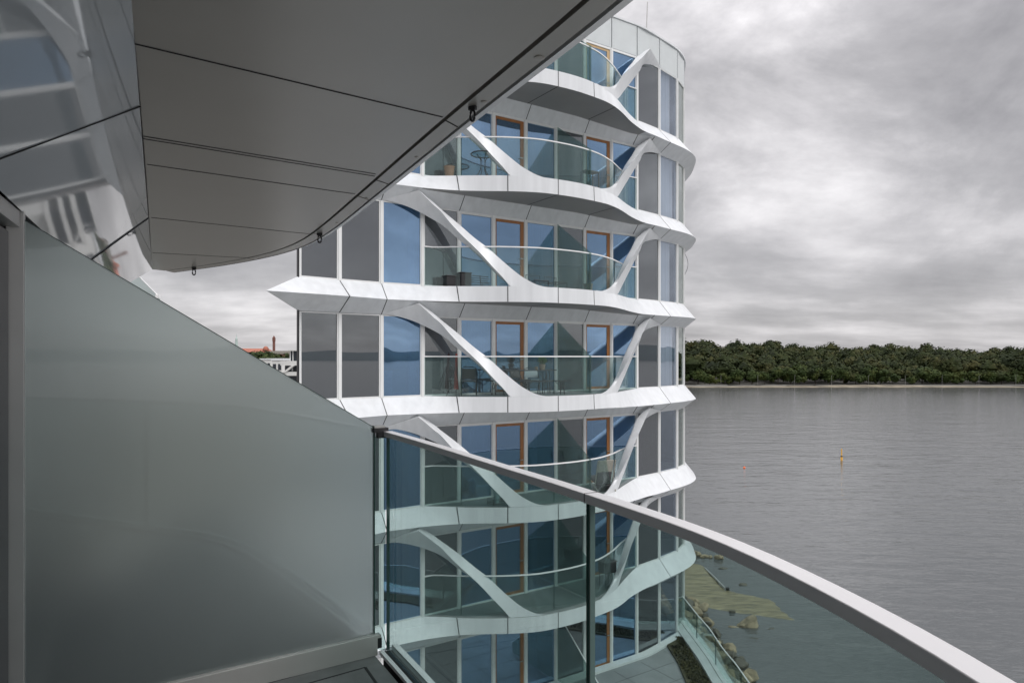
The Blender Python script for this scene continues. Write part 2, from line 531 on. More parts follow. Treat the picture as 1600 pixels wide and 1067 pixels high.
def interp(tab, s):
    if s <= tab[0][0]: return tab[0][1]
    for i in range(len(tab) - 1):
        if s <= tab[i + 1][0]:
            k = (s - tab[i][0]) / (tab[i + 1][0] - tab[i][0])
            return tab[i][1] + k * (tab[i + 1][1] - tab[i][1])
    return tab[-1][1]
def smooth_tab(tab, step=0.1):
    """Catmull-Rom resampling so the plan curve has no kinks"""
    res = []
    for i in range(len(tab) - 1):
        p0 = tab[max(0, i - 1)]; p1 = tab[i]; p2 = tab[i + 1]; p3 = tab[min(len(tab) - 1, i + 2)]
        m1 = (p2[1] - p0[1]) / (p2[0] - p0[0]); m2 = (p3[1] - p1[1]) / (p3[0] - p1[0])
        h = p2[0] - p1[0]
        k = 0.0
        nst = max(2, int(h / step))
        for a in range(nst):
            t = a / nst
            v = (2*t**3 - 3*t**2 + 1) * p1[1] + (t**3 - 2*t**2 + t) * h * m1 + (-2*t**3 + 3*t**2) * p2[1] + (t**3 - t**2) * h * m2
            res.append((p1[0] + t * h, v))
    res.append(tab[-1])
    return res
DT = smooth_tab([(0, 0.0), (.5, .36), (1.02, .78), (1.6, 1.18), (2.1, 1.48), (2.85, 1.80), (3.5, 1.90), (4.4, 1.91), (5.2, 1.77), (5.7, 1.60), (6.45, 1.22), (7.15, .78), (7.9, .33), (8.5, 0.0)])
DB = smooth_tab([(-1.28, .37), (-.4, .44), (0, .50), (.72, .71), (1.4, 1.06), (2.1, 1.46), (2.85, 1.78), (3.5, 1.885), (4.4, 1.905), (5.2, 1.82), (5.7, 1.72), (6.15, 1.57), (6.7, 1.31), (7.2, 1.04), (8.1, .68), (8.6, .55), (9.2, .50)])
FH = 3.2
FZ = [-10.72 + FH * k for k in range(8)]
HEAD = 2.29

def section(s, z):
    """band section at s: A wall foot, T deck edge, M crease, B outer lower edge, K soffit crease, H window head"""
    if s <= -1.28:
        p = interp([(-12.9, .35), (-6.3, .45), (-3.75, .62), (-2.57, .60), (-1.28, .37)], s)
        zr = -.50
        r = PW(s, p, z + zr)
        return [PW(s, -.12, z - .02), PW(s, 0, z - .02), r, r, r, PW(s, 0, z - .90), PW(s, -.12, z - .90)]
    if s >= 9.2:
        p = interp([(9.2, .50), (11.2, .46), (13.4, .45), (18.9, .45)], s)
        zr = interp([(9.2, -.60), (12.3, -.57)], s)
        r = PW(s, p, z + zr)
        return [PW(s, -.12, z - .02), PW(s, 0, z - .02), r, r, r, PW(s, 0, z - .93), PW(s, -.12, z - .93)]
    dt = interp(DT, s) if 0 < s < 8.5 else 0.0
    db = interp(DB, s)
    zb = interp([(-1.28, -.50), (5.5, -.495), (8.0, -.60), (9.2, -.60)], s)
    zt = interp([(-.3, -.02), (1.0, -.045), (7.5, -.045), (8.7, -.02)], s)
    # crease between the bright sloping facet and the upright face
    kx = interp([(-1.28, 0), (-.45, 0), (2.25, 1), (6.35, 1), (8.7, 0), (9.2, 0)], s)
    t = PW(s, dt, z + zt)
    db2 = db if not (0.05 < s < 8.4) else max(db, dt + .004)
    b = PW(s, db2, z + zb)
    m = tuple(b[i] + kx * (t[i] - b[i]) for i in range(3))
    dk = interp([(-1.28, .37), (-.2, .345), (4, .30), (8.0, .22), (8.6, .30), (9.2, .50)], s)
    zk = zb - .012 if -.2 < s < 8.4 else zb
    dk = min(dk, db2)
    if s <= -.6: dk = db2; zk = zb
    k = PW(s, dk, z + zk)
    hz = interp([(-1.28, -.90), (9.2, -.93)], s)
    return [PW(s, -.12, z + zt), t, m, b, k, PW(s, 0, z + hz), PW(s, -.12, z + hz)]

SV = sorted(set([-12.9, -8.9, -6.3, -5.0, -3.75, -3.2, -2.57, -1.9, -1.28, -.9, -.6, -.45, -.2] + [round(0 + .17 * i, 3) for i in range(51)] + [8.6, 8.7, 8.85, 9.0, 9.2, 9.5, 9.887, 14.9, 18.9] + [round(9.887 + i * .1695, 4) for i in range(1, 30)]))

tower = thing('apartment_building', (1.2, 22.5, FZ[0]), 'apartment tower of blue glass with wavy white bands and slanting white braces by the water', 'building')

# --- bands, joints
def joint(mb, s, z, a, b, w=.011):
    """dark open joint: a narrow strip 3 mm proud of the cladding, section points a..b"""
    s0 = section(s - w, z); s1 = section(s + w, z)
    c = Vector(section(s, z)[0])
    for j in range(a, b):
        q = [Vector(s0[j]), Vector(s1[j]), Vector(s1[j + 1]), Vector(s0[j + 1])]
        if (q[0] - q[3]).length < .02: continue
        nrm = (q[1] - q[0]).cross(q[3] - q[0])
        if nrm.length < 1e-9: continue
        nrm.normalize()
        # outwards means away from the wall point behind
        wall = Vector(PW(s, -.4, z - .45))
        if nrm.dot((q[0] + q[2]) / 2 - wall) < 0: nrm = -nrm
        lo = [p - nrm * .004 for p in q]; hi = [p + nrm * .0035 for p in q]
        mb.hexa(lo, hi, 3)
for k in range(1, 7):
    z = FZ[k]
    mb = MB()
    def mis(i, j):
        s = (SV[i] + SV[i + 1]) / 2
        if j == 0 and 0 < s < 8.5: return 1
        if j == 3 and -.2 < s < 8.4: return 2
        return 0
    mb.loft([section(s, z) for s in SV], mis)
    jm = mb
    for s in (-2.57, -1.28, 9.887): joint(jm, s, z, 1, 5)
    for s in (.80, 2.02, 3.50, 4.93): joint(jm, s, z, 1, 3)
    for s in (3.50, 6.0): joint(jm, s, z, 3, 4)
    for s in (1.22, 3.65, 6.07, 8.3, 8.95): joint(jm, s, z, 4, 5)
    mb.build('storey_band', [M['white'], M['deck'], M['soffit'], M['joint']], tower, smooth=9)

# --- slanting braces (traced in the tower's own frame)
LF = [(-0.346, 0.465, 2.608), (-0.24, 0.476, 2.52), (-0.125, 0.487, 2.424), (0.009, 0.502, 2.311), (0.133, 0.537, 2.201), (0.266, 0.574, 2.092), (0.529, 0.647, 1.788), (0.804, 0.744, 1.485), (1.302, 1.0, 0.954), (1.642, 1.188, 0.533), (1.9, 1.336, 0.22), (2.128, 1.462, -0.056), (2.267, 1.521, -0.109), (2.494, 1.618, -0.123), (2.758, 1.731, -0.128), (3.072, 1.808, -0.107), (3.512, 1.88, -0.089)]
LB = [(-0.231, 0.227, 2.681), (-0.123, 0.238, 2.62), (-0.007, 0.249, 2.531), (0.119, 0.283, 2.431), (0.245, 0.318, 2.329), (0.372, 0.353, 2.218), (0.646, 0.429, 1.995), (0.913, 0.549, 1.762), (1.328, 0.773, 1.359), (1.637, 0.985, 1.078), (1.924, 1.229, 0.735), (2.224, 1.453, 0.416), (2.365, 1.543, 0.286), (2.564, 1.648, 0.148), (2.805, 1.751, 0.025), (3.082, 1.809, -0.036), (3.49, 1.878, -0.056)]
LL = [(-1.238, 0, 2.322), (-0.827, 0.08, 2.259), (-0.444, 0.15, 2.156), (-0.135, 0.2, 2.037), (0.201, 0.26, 1.881), (0.442, 0.34, 1.74), (0.861, 0.5, 1.373), (1.242, 0.65, 1.05), (1.689, 0.9, 0.568), (1.94, 1.1, 0.245), (2.177, 1.3, -0.012)]
RF = [(8.761, 0.408, 2.496), (8.629, 0.454, 2.373), (8.463, 0.527, 2.232), (8.286, 0.603, 2.069), (7.737, 0.863, 1.639), (7.244, 1.081, 1.242), (6.678, 1.347, 0.82), (6.376, 1.417, 0.499), (6.25, 1.391, 0.265), (6.049, 1.443, 0.064), (5.676, 1.618, -0.052), (5.335, 1.734, -0.119), (5.035, 1.809, -0.149)]
RB = [(8.758, 0.388, 2.497), (8.631, 0.294, 2.421), (8.47, 0.266, 2.295), (8.25, 0.29, 2.133), (7.781, 0.535, 1.719), (7.273, 0.789, 1.286), (6.819, 1.028, 0.843), (6.482, 1.21, 0.516), (6.081, 1.407, 0.227), (5.688, 1.604, 0.062), (5.491, 1.676, 0.005), (5.303, 1.74, -0.035), (5.04, 1.803, -0.069)]
RL = [(10.014, -0.25, 2.286), (9.507, -0.1, 2.231), (9.081, 0.02, 2.141), (8.739, 0.12, 2.032), (8.432, 0.24, 1.702), (7.983, 0.45, 1.301), (7.542, 0.66, 0.89), (7.053, 0.931, 0.482), (6.751, 1.071, 0.195), (6.42, 1.247, -0.058), (6.116, 1.399, -0.126), (5.676, 1.618, -0.173), (5.16, 1.785, -0.201)]
def resample(rows, m=4):
    n = len(rows)
    V = [[Vector(p) for p in r] for r in rows]
    h = [max(.02, sum((V[i + 1][j] - V[i][j]).length for j in range(len(V[0])))) for i in range(n - 1)]
    res = []
    for i in range(n - 1):
        for q in range(m):
            t = q / m; r = []
            for j in range(len(V[0])):
                def tan(k):
                    if k == 0: return (V[1][j] - V[0][j]) / h[0]
                    if k == n - 1: return (V[-1][j] - V[-2][j]) / h[-1]
                    a_, b_ = (V[k][j] - V[k - 1][j]) / h[k - 1], (V[k + 1][j] - V[k][j]) / h[k]
                    return (a_ * h[k] + b_ * h[k - 1]) / (h[k] + h[k - 1])
                p = V[i][j] * (2*t**3 - 3*t*t + 1) + tan(i) * h[i] * (t**3 - 2*t*t + t) + V[i + 1][j] * (3*t*t - 2*t**3) + tan(i + 1) * h[i] * (t**3 - t*t)
                r.append(tuple(p))
            res.append(r)
    res.append(rows[-1])
    return res
def brace_rows(F, Bk, Lo, side):
    rows = []
    for i in range(len(F)):
        f_ = F[i]
        if i < len(Lo): lo = Lo[i]
        else: lo = (f_[0] + .02 * side, f_[1] - .10, f_[2] - .10)
        bump = .005 if i >= len(F) - 7 else 0.0
        b_ = Bk[i]
        if i >= len(F) - 5: b_ = (b_[0], b_[1], max(b_[2], -.035)); f_ = (f_[0], f_[1], max(f_[2], -.105 if side < 0 else -.16))
        f2 = (f_[0], f_[1] + bump, f_[2]); b2 = (b_[0], b_[1] + bump, b_[2])
        bb = (b_[0], max(.03, b_[1] - .06), b_[2] - .03)
        rows.append([f2, b2, bb, lo])
    return resample(rows, 3)
for k in range(1, 7):
    for (F, Bk, Lo, sd) in ((LF, LB, LL, -1), (RF, RB, RL, 1)):
        mb = MB()
        mb.loft([[PM(p[0], p[1], FZ[k] + p[2]) for p in r] for r in brace_rows(F, Bk, Lo, sd)])
        mb.build('brace', M['white'], tower, smooth=14)

# --- windows
BAYS = [(-3.75, -2.57, 'A'), (-2.57, -1.28, 'B'), (-1.28, 0, 'C'), (0, 1.2143, 'D'), (1.2143, 2.4286, 'E'), (2.4286, 3.643, 'F'), (3.643, 4.857, 'G'),
        (4.857, 6.071, 'H'), (6.071, 7.286, 'I'), (7.286, 8.5, 'J'), (8.5, 9.887, 'K'), (9.887, 11.24, 'L'), (11.24, 12.26, 'M'), (12.26, 13.39, 'N')]
def pbox(mb, s0, s1, d0, d1, z0, z1, mi=0):
    lo = [PW(s0, d0, z0), PW(s1, d0, z0), PW(s1, d1, z0), PW(s0, d1, z0)]
    hi = [PW(s0, d0, z1), PW(s1, d0, z1), PW(s1, d1, z1), PW(s0, d1, z1)]
    mb.hexa(lo, hi, mi)
def curtain(parent, s0, s1, z0, z1, d=-.16):
    mb = MB(); rows = []
    n = max(6, int((s1 - s0) / .035))
    for i in range(n + 1):
        s = s0 + (s1 - s0) * i / n
        w = .035 * math.sin(i * 1.9) + .012 * math.sin(i * .7)
        rows.append([PW(s, d + w, z0), PW(s, d + w, z1), PW(s, d + w - .012, z1), PW(s, d + w - .012, z0)])
    mb.loft(rows)
    mb.build('curtain', M['curtain'], parent, smooth=50)
for k in range(0, 7):
    z0 = FZ[k] - .04; z1 = FZ[k] + HEAD
    for s0, s1, nm in BAYS:
        door = nm in 'FI'
        fr = MB()
        a, b = s0 + .035, s1 - .035
        fw = .035
        # surround: jambs, head, sill
        dd0, dd1 = -.09, .012
        pbox(fr, a, a + fw, dd0, dd1, z0, z1); pbox(fr, b - fw, b, dd0, dd1, z0, z1)
        hh = .075 if nm in 'EFGHIJ' else .03
        pbox(fr, a + fw, b - fw, dd0, dd1, z1 - hh, z1)
        pbox(fr, a + fw, b - fw, dd0, dd1 - .003, z0, z0 + .05)
        frame = fr.build('balcony_door' if door else 'window', M['mullion'], tower)
        ia, ib, iz0, iz1 = a + fw, b - fw, z0 + .05, z1 - hh
        if door:
            lf = MB(); t = .085
            wood = M['palewood'] if k == 6 else M['wood']
            pbox(lf, ia, ia + .05, -.10, -.012, iz0, iz1); pbox(lf, ib - t - .04, ib, -.10, -.012, iz0, iz1)
            pbox(lf, ia + .05, ib - t - .04, -.10, -.014, iz1 - t, iz1); pbox(lf, ia + .05, ib - t - .04, -.10, -.014, iz0, iz0 + t)
            lf.build('door_leaf', wood, frame)
            hd = MB(); hm = ib - .06
            pbox(hd, hm - .012, hm + .012, -.012, .045, FZ[k] + 1.02, FZ[k] + 1.045); pbox(hd, hm - .10, hm + .012, .025, .045, FZ[k] + 1.02, FZ[k] + 1.045)
            hd.build('handle', M['steel'], frame)
            ia += .05; ib -= t + .04; iz0 += t; iz1 -= t
        pn = MB()
        if nm in 'ABDHK': pbox(pn, ia, ib, -.05, -.02, iz0, iz1)
        else: pbox(pn, ia, ib, -.05, -.026, iz0, iz1)
        pn.build('pane', M['greypane'] if nm in 'ABDHK' else M['palepane'] if nm in 'MN' else M['clearpane'] if nm == 'L' else M['bluepane'], frame)
        if nm == 'L' and k > 2: curtain(frame, ia + .02, ib - .02 if k % 2 else ib - .25, iz0, iz1)
        if nm == 'C' : curtain(frame, ib - .30, ib - .02, iz0, iz1)
        if nm == 'G' : curtain(frame, ia + .05, ib - .05 if k in (4, 5) else ia + .5, iz0, iz1)
        cr_ = random.Random(k * 31 + ord(nm))
        if nm in 'EJ' and cr_.random() < .55:
            w_ = cr_.uniform(.25, .8); curtain(frame, ib - w_ * (ib - ia) if cr_.random() < .5 else ia + .02, ib - .02, iz0, iz1)
        if nm == 'I' and k in (5, 6): curtain(frame, ia + .03, ib - .03, iz0, iz1)
        if nm == 'F' and k == 5: curtain(frame, ib - .35, ib - .02, iz0, iz1)
# mullions between bays
for k in range(0, 7):
    z0 = FZ[k] - .05; z1 = FZ[k] + HEAD + .0
    for s0, s1, nm in BAYS:
        mm = MB(); w = .052 if nm in 'EFGHI' else .036
        if nm == 'A': continue
        pbox(mm, s0 - w, s0 + w, -.1, .035, z0, z1)
        mm.build('mullion', M['mullion'], tower)
cm = MB(); pbox(cm, -3.86, -3.70, -.15, .04, FZ[0] - .05, 11.9)
cm.build('corner_post', M['dark'], tower)
# blank side walls that close the tower
sd = MB()
for a, b in ((-12.9, -8.9), (-8.9, -6.3), (-6.3, -3.87), (13.44, 14.9), (14.9, 18.9)):
    pbox(sd, a, b, -.2, -.02, FZ[0] - .5, 11.9)
sd.poly([(7.5, 34, FZ[0] - .5), (-7.9, 28.6, FZ[0] - .5), (-7.9, 28.6, 11.9), (7.5, 34, 11.9)])
sd.build('side_wall', M['greypane'], tower)
# room interiors: back wall, floors, cross walls
rm = MB()
INN = [s for s in (-3.6, -2.57, -1.28, 0, 4.25, 8.5, 9.887, 11.24, 13.3)]
for i in range(len(INN) - 1):
    pbox(rm, INN[i], INN[i + 1], -3.3 if 0 <= INN[i] < 8.5 else -2.6, -3.1 if 0 <= INN[i] < 8.5 else -2.4, FZ[0], 11.5)
for k in range(0, 8):
    zt = FZ[k]
    for i in range(len(INN) - 1):
        pbox(rm, INN[i], INN[i + 1], -3.05 if 0 <= INN[i] < 8.5 else -2.35, -.13, zt - .88 if k else zt - .4, zt - .07)
for s in (-1.28, 4.857, 8.5):
    pbox(rm, s - .06, s + .06, -2.3, -.17, FZ[0], 11.5)
rm.build('room_shell', M['room'], tower)
# roof storey: parapet panels, coping, safety rail
for s0, s1, nm in BAYS:
    pp = MB(); pbox(pp, s0 + .022, s1 - .022, -.08, .015, FZ[6] + HEAD + .012, 11.86)
    rv = pp
    for q in range(9):
        zz = FZ[6] + HEAD + .1 + q * .12
        for sx in (s0 + .10, s1 - .10):
            pbox(rv, sx - .007, sx + .007, .012, .02, zz, zz + .014, 1)
    pp.build('parapet_panel', [M['roofpanel'], M['steel']], tower)
cp = MB()
cs = [s for s in SV if s >= -12.9]
cp.loft([[PW(s, .05, 11.865), PW(s, .05, 11.93), PW(s, -.35, 11.93), PW(s, -.35, 11.865)] for s in cs])
cp.build('roof_coping', M['white'], tower, smooth=30)
rf = MB(); rf.prism([PW(s, -.3, 0)[:2] for s in cs], 11.60, 11.85)
rf.build('roof', M['paving'], tower)
an = MB(); p = (5.23, 26.6); an.tube([(p[0], p[1], 11.85), (p[0] + .01, p[1], 12.8), (p[0] + .05, p[1], 13.8)], .022, 6)
an.build('roof_antenna', M['steel'], tower)

# --- balconies: glass balustrades, top rails, sloping screens
for k in range(1, 7):
    z = FZ[k]
    ss = [round(.02 + i * (8.46 / 60), 4) for i in range(61)]
    gb = MB()
    def rd(s, o): return max(.020, interp(DT, s) - .20) + o
    gb.loft([[PW(s, rd(s, 0), z - .04), PW(s, rd(s, 0), z + 1.10), PW(s, rd(s, -.016), z + 1.10), PW(s, rd(s, -.016), z - .04)] for s in ss])
    for s in (.98, 3.5, 4.95, 6.6):
        gb.hexa([PW(s - .006, rd(s, .004), z), PW(s + .006, rd(s, .004), z), PW(s + .006, rd(s, -.02), z), PW(s - .006, rd(s, -.02), z)],
                [PW(s - .006, rd(s, .004), z + 1.1), PW(s + .006, rd(s, .004), z + 1.1), PW(s + .006, rd(s, -.02), z + 1.1), PW(s - .006, rd(s, -.02), z + 1.1)], 1)
    g = gb.build('glass_balustrade', [M['railglass'], M['glassedge']], tower, smooth=30)
    hb = MB()
    hb.loft([[PW(s, rd(s, .014), z + 1.105), PW(s, rd(s, .014), z + 1.14), PW(s, rd(s, -.03), z + 1.14), PW(s, rd(s, -.03), z + 1.105)] for s in ss])
    hb.build('handrail', M['rail'], g, smooth=30)
for k in range(0, 7):
    z = FZ[k]
    dm = interp(DT, 4.9) - .09 if k else 2.6
    zt1 = 1.12 if k else .35
    sb = MB()
    prof = [(.02, .0), (dm, .0), (dm, zt1), (.02, HEAD)]
    sb.hexa([PW(4.89, d, z + q) for d, q in prof], [PW(4.905, d, z + q) for d, q in prof])
    s_ = sb.build('privacy_screen', M['screen'], tower)
    if k == 0:
        tb = MB(); tb.tube([PW(4.8975, .02, z + HEAD + .02), PW(4.8975, dm, z + zt1 + .02)], .02, 6); tb.build('screen_cap', M['rail'], s_)

# ------------------------------------------------------------------ our own balcony
GROOVE = [(0.70, 0.9), (0.55, 1.4), (0.339, 1.904), (0.225, 2.126), (-0.304, 3.149), (-0.596, 3.735), (-1.079, 4.71), (-1.717, 5.98), (-2.2, 6.82), (-2.837, 7.565), (-3.447, 8.082), (-3.986, 8.487), (-4.50, 8.84)]
OUTER = [(0.82, 0.9), (0.67, 1.4), (0.46, 1.888), (0.358, 2.126), (-0.22, 3.247), (-0.449, 3.735), (-0.76, 4.353), (-1.46, 5.79), (-1.772, 6.366), (-2.229, 7.111), (-2.95, 7.867), (-3.582, 8.397), (-4.055, 8.738), (-4.474, 9.038)]
def crv(tab, n):
    tab = [Vector((*p, 0)) if len(p) == 2 else Vector(p) for p in tab]
    L_ = [0]
    for i in range(1, len(tab)): L_.append(L_[-1] + (tab[i] - tab[i - 1]).length)
    res = []
    for q in range(n + 1):
        t = L_[-1] * q / n
        for i in range(len(tab) - 1):
            if t <= L_[i + 1] + 1e-9:
                u_ = (t - L_[i]) / (L_[i + 1] - L_[i])
                a = tab[max(0, i - 1)]; b = tab[i]; c = tab[i + 1]; d = tab[min(len(tab) - 1, i + 2)]
                res.append(0.5 * ((2*b) + (-a + c)*u_ + (2*a - 5*b + 4*c - d)*u_*u_ + (-a + 3*b - 3*c + d)*u_**3))
                break
    return res
HC = 1.11
home = thing('apartment_building', (-2.0, 1.5, -1.6), 'near apartment building with a metal balcony ceiling and glossy slanted grey cladding, camera side', 'building')
BACK = [(.85, 0.2), (.85, -1.2), (.55, -3.4)]
IBACK = [(-.72, 1.2), (-.55, .2), (-.50, -1.2), (-.75, -3.4)]
INNER = [(-1.062, 1.888), (-1.186, 2.126), (-1.423, 2.591), (-2.01, 3.735), (-2.9, 5.456), (-4.587, 8.706)]
def ease(c, n=14):
    for _ in range(n): c = [c[0]] + [(c[i - 1] + c[i] * 2 + c[i + 1]) / 4 for i in range(1, len(c) - 1)] + [c[-1]]
    return c
g_c = crv([(.55, -3.4), (.85 - .1, -1.2), (.74, 0.2)] + GROOVE, 90)
g_c = ease(g_c)
o_c = crv([(.68, -3.4), (.95, -1.2), (.90, 0.2)] + OUTER, 90)
o_c = ease(o_c)
# soffit: inner field
sf = MB()
inner_line = [(-.75, -3.4), (-.50, -1.2), (-.55, .2), (-.72, 1.2)] + INNER
i_c = crv(inner_line, 90)
sf.loft([[(i_c[i].x, i_c[i].y, HC), (g_c[i].x, g_c[i].y, HC), (g_c[i].x, g_c[i].y, HC + .12), (i_c[i].x, i_c[i].y, HC + .12)] for i in range(91)])
# rim strip outside the shadow groove
def offs(c, d):
    r_ = []
    for i, p in enumerate(c):
        t = (c[min(i + 1, len(c) - 1)] - c[max(i - 1, 0)]).normalized()
        r_.append(p + Vector((t.y, -t.x, 0)) * d)
    return r_
g_o = offs(g_c, .022); o_i = offs(o_c, -.016); l_c = offs(o_c, .055)
rb = MB()
rb.loft([[(g_o[i].x, g_o[i].y, HC), (o_i[i].x, o_i[i].y, HC), (o_i[i].x, o_i[i].y, HC + .12), (g_o[i].x, g_o[i].y, HC + .12)] for i in range(91)])
lb = MB()
lb.loft([[(o_c[i].x, o_c[i].y, HC - .002), (l_c[i].x, l_c[i].y, HC + .022), (l_c[i].x, l_c[i].y, HC + .5), (o_c[i].x, o_c[i].y, HC + .5)] for i in range(91)])
lb.build('edge_fascia', M['white'], home, smooth=20)
gd = MB()
gd.loft([[(g_c[i].x, g_c[i].y, HC + .05), (l_c[i].x, l_c[i].y, HC + .05), (l_c[i].x, l_c[i].y, HC + .09), (g_c[i].x, g_c[i].y, HC + .09)] for i in range(91)])
gd.build('shadow_groove', M['joint'], home)
# slab above, keeps daylight out
sl = MB()
sl.loft([[(i_c[i].x - 1.2, i_c[i].y - .3, HC + .13), (l_c[i].x - .05, l_c[i].y, HC + .13), (l_c[i].x - .05, l_c[i].y, HC + .55), (i_c[i].x - 1.2, i_c[i].y - .3, HC + .55)] for i in range(91)])
sl.build('balcony_slab', M['plaster'], home)
# soffit panel joints
sj = sf
def seam(a, b, w, ext=0.0):
    a = Vector((*a, HC)); b = Vector((*b, HC)); t = (b - a).normalized(); n_ = Vector((-t.y, t.x, 0)) * w / 2
    a = a - t * ext
    sj.hexa([a - n_ - Vector((0, 0, .0025)), b - n_ - Vector((0, 0, .0025)), b + n_ - Vector((0, 0, .0025)), a + n_ - Vector((0, 0, .0025))],
            [a - n_ + Vector((0, 0, .003)), b - n_ + Vector((0, 0, .003)), b + n_ + Vector((0, 0, .003)), a + n_ + Vector((0, 0, .003))], 1)
seam((-1.345, 2.421), (-.322, 3.166), .006)
seam((-1.858, 3.442), (-.83, 4.155), .004); seam((-1.880, 3.482), (-.845, 4.205), .004)
seam((-2.108, 3.947), (-1.072, 4.666), .004)
seam((-2.884, 5.456), (-1.83, 6.19), .004)
seam((-3.845, 7.309), (-2.955, 7.70), .006)
seam((-.50, -.3), (.70, .15), .009)
sf.build('soffit', [M['nearsoffit'], M['joint']], home, smooth=20)
rj = rb
def rseam(i):
    a, b = g_o[i], o_i[i]; t = (b - a).normalized(); n_ = Vector((-t.y, t.x, 0)) * .003
    z_ = Vector((0, 0, HC))
    rj.hexa([a - n_ + z_ - Vector((0, 0, .0022)), b - n_ + z_ - Vector((0, 0, .0022)), b + n_ + z_ - Vector((0, 0, .0022)), a + n_ + z_ - Vector((0, 0, .0022))],
            [a - n_ + z_ + Vector((0, 0, .003)), b - n_ + z_ + Vector((0, 0, .003)), b + n_ + z_ + Vector((0, 0, .003)), a + n_ + z_ + Vector((0, 0, .003))], 1)
for yy, rr_ in ((2.62, .020), (2.96, .014), (3.9, .010), (4.9, .010), (5.7, .010)):
    i = min(range(91), key=lambda q: abs(o_i[q].y - yy)); c = (g_o[i] + o_i[i]) / 2 + Vector((.02, 0, 0))
    rb.lathe([(rr_, .003), (rr_, -.004), (rr_ * .6, -.006), (.001, -.006)], (c.x, c.y, HC), 12)
for yy in (3.28, 4.42, 4.90, 6.25):
    i = min(range(91), key=lambda q: abs(o_i[q].y - yy)); rseam(i)
rb.build('soffit_rim', [M['nearsoffit'], M['joint']], home, smooth=20)

# facade beside us
FAC = [(-1.0, -3.4), (-.86, -1.2), (-.92, .2), (-1.25, 1.3), (-1.886, 2.645), (-2.75, 4.45), (-4.70, 8.42)]
fc = [Vector((*p, 0)) for p in FAC]
HEADZ = [.56, .56, .56, .55, .55, .55, .55]
fa = MB()
def inn(y): return Vector((-1.062 - .517 * (y - 1.888), y, HC - .002))
def fcd(y): return Vector((-1.886 - .4935 * (y - 2.645), y, .55))
rows2 = [[(-.75, -3.4, HC - .002), (-1.0, -3.4, .56), (-1.0, -3.4, .60), (-.85, -3.4, HC + .11)],
         [(-.50, -1.2, HC - .002), (-.86, -1.2, .56), (-.86, -1.2, .60), (-.6, -1.2, HC + .11)],
         [(-.55, .2, HC - .002), (-.92, .2, .56), (-.92, .2, .60), (-.65, .2, HC + .11)]]
for q in range(0, 25):
    ya = 1.2 + (8.706 - 1.2) * q / 24; yb = 1.3 + (6.03 - 1.3) * q / 24
    a, b = inn(ya), fcd(yb)
    rows2.append([tuple(a), tuple(b), (b.x, b.y, b.z + .04), (a.x - .1, a.y, HC + .11)])
fa.loft(rows2)
def fseam(ya, yb, w=.0035):
    A, B_ = inn(ya), fcd(yb)
    t = Vector((-.44, .9, 0)) * w / 2
    n_ = (B_ - A).cross(t).normalized() * .007
    fa.hexa([A - t - n_, B_ - t - n_, B_ + t - n_, A + t - n_], [A - t + n_, B_ - t + n_, B_ + t + n_, A + t + n_], 1)
fseam(3.02, 1.98)
fseam(5.46, 4.2)
fa.build('slanted_cladding', [M['fascia'], M['joint']], home, smooth=15)
# window wall: frames and glass along the facade
for i in range(4):
    a, b = fc[i], fc[i + 1]
    t = (b - a).normalized(); n_ = Vector((t.y, -t.x, 0))
    L_ = (b - a).length
    ang = math.atan2(t.y, t.x)
    fr = MB()
    z0, z1 = -1.487, HEADZ[i] + .02
    for q in ((0.03, L_ - .045) if i < 3 else (0.03,)):
        c = a + t * q - n_ * .04; fr.box((c.x, c.y, (z0 + z1) / 2), (.05, .07, z1 - z0), ang)
    c = (a + b) / 2 - n_ * .04
    fr.box((c.x, c.y, z0 + .04), (L_ - .12, .066, .08), ang); fr.box((c.x, c.y, z1 - .05), (L_ - .12, .066, .06), ang)
    w = fr.build('window', M['nearframe'], home)
    pn = MB(); c = (a + b) / 2 - n_ * .05
    pn.box((c.x, c.y, (z0 + z1) / 2), (L_ - .14, .02, z1 - z0 - .2), ang)
    pn.build('pane', M['bluepane'] if False else M['darkglass'], w)
    bk = MB(); c = (a + b) / 2 - n_ * .22
    bk.box((c.x, c.y, (z0 + 1.2) / 2), (L_, .2, 1.2 - z0), ang)
    bk.build('wall', M['joint'], home)
fp = MB()
for a, b in ((fc[4], fc[5]), (fc[5], fc[6])):
    t = (b - a).normalized(); n_ = Vector((t.y, -t.x, 0)); c = (a + b) / 2 - n_ * .1
    fp.box((c.x, c.y, -.45), ((b - a).length, .15, 2.2), math.atan2(t.y, t.x))
fp.build('wall', M['darkglass'], home)
lw = MB(); lw.prism([(-1.2, -3.4), (-1.1, -1.2), (-1.15, .2), (-1.5, 1.3), (-2.1, 2.7), (-5.1, 8.6), (-7.5, 7.0), (-4, -6), (-1.5, -6)], -12.3, -1.75)
lw.build('wall', M['plaster'], home)
# fin of the next slanting screen beyond the ceiling tip
ff = MB()
q = [(-5.42, 9.89, 1.17), (-5.15, 9.93, .87), (-5.12, 9.95, .55), (-5.62, 9.80, .55), (-5.62, 9.80, 1.05)]
ff.hexa(q, [(p[0] + .01, p[1] + .03, p[2]) for p in q])
ff.build('slanted_fin', M['frost'], home)
fe = MB(); fe.tube([(-5.42, 9.87, 1.185), (-5.14, 9.91, .885)], .008, 6); fe.box((-5.14, 9.91, .87), (.05, .05, .05))
fe.build('fin_edge', M['rail'], home)
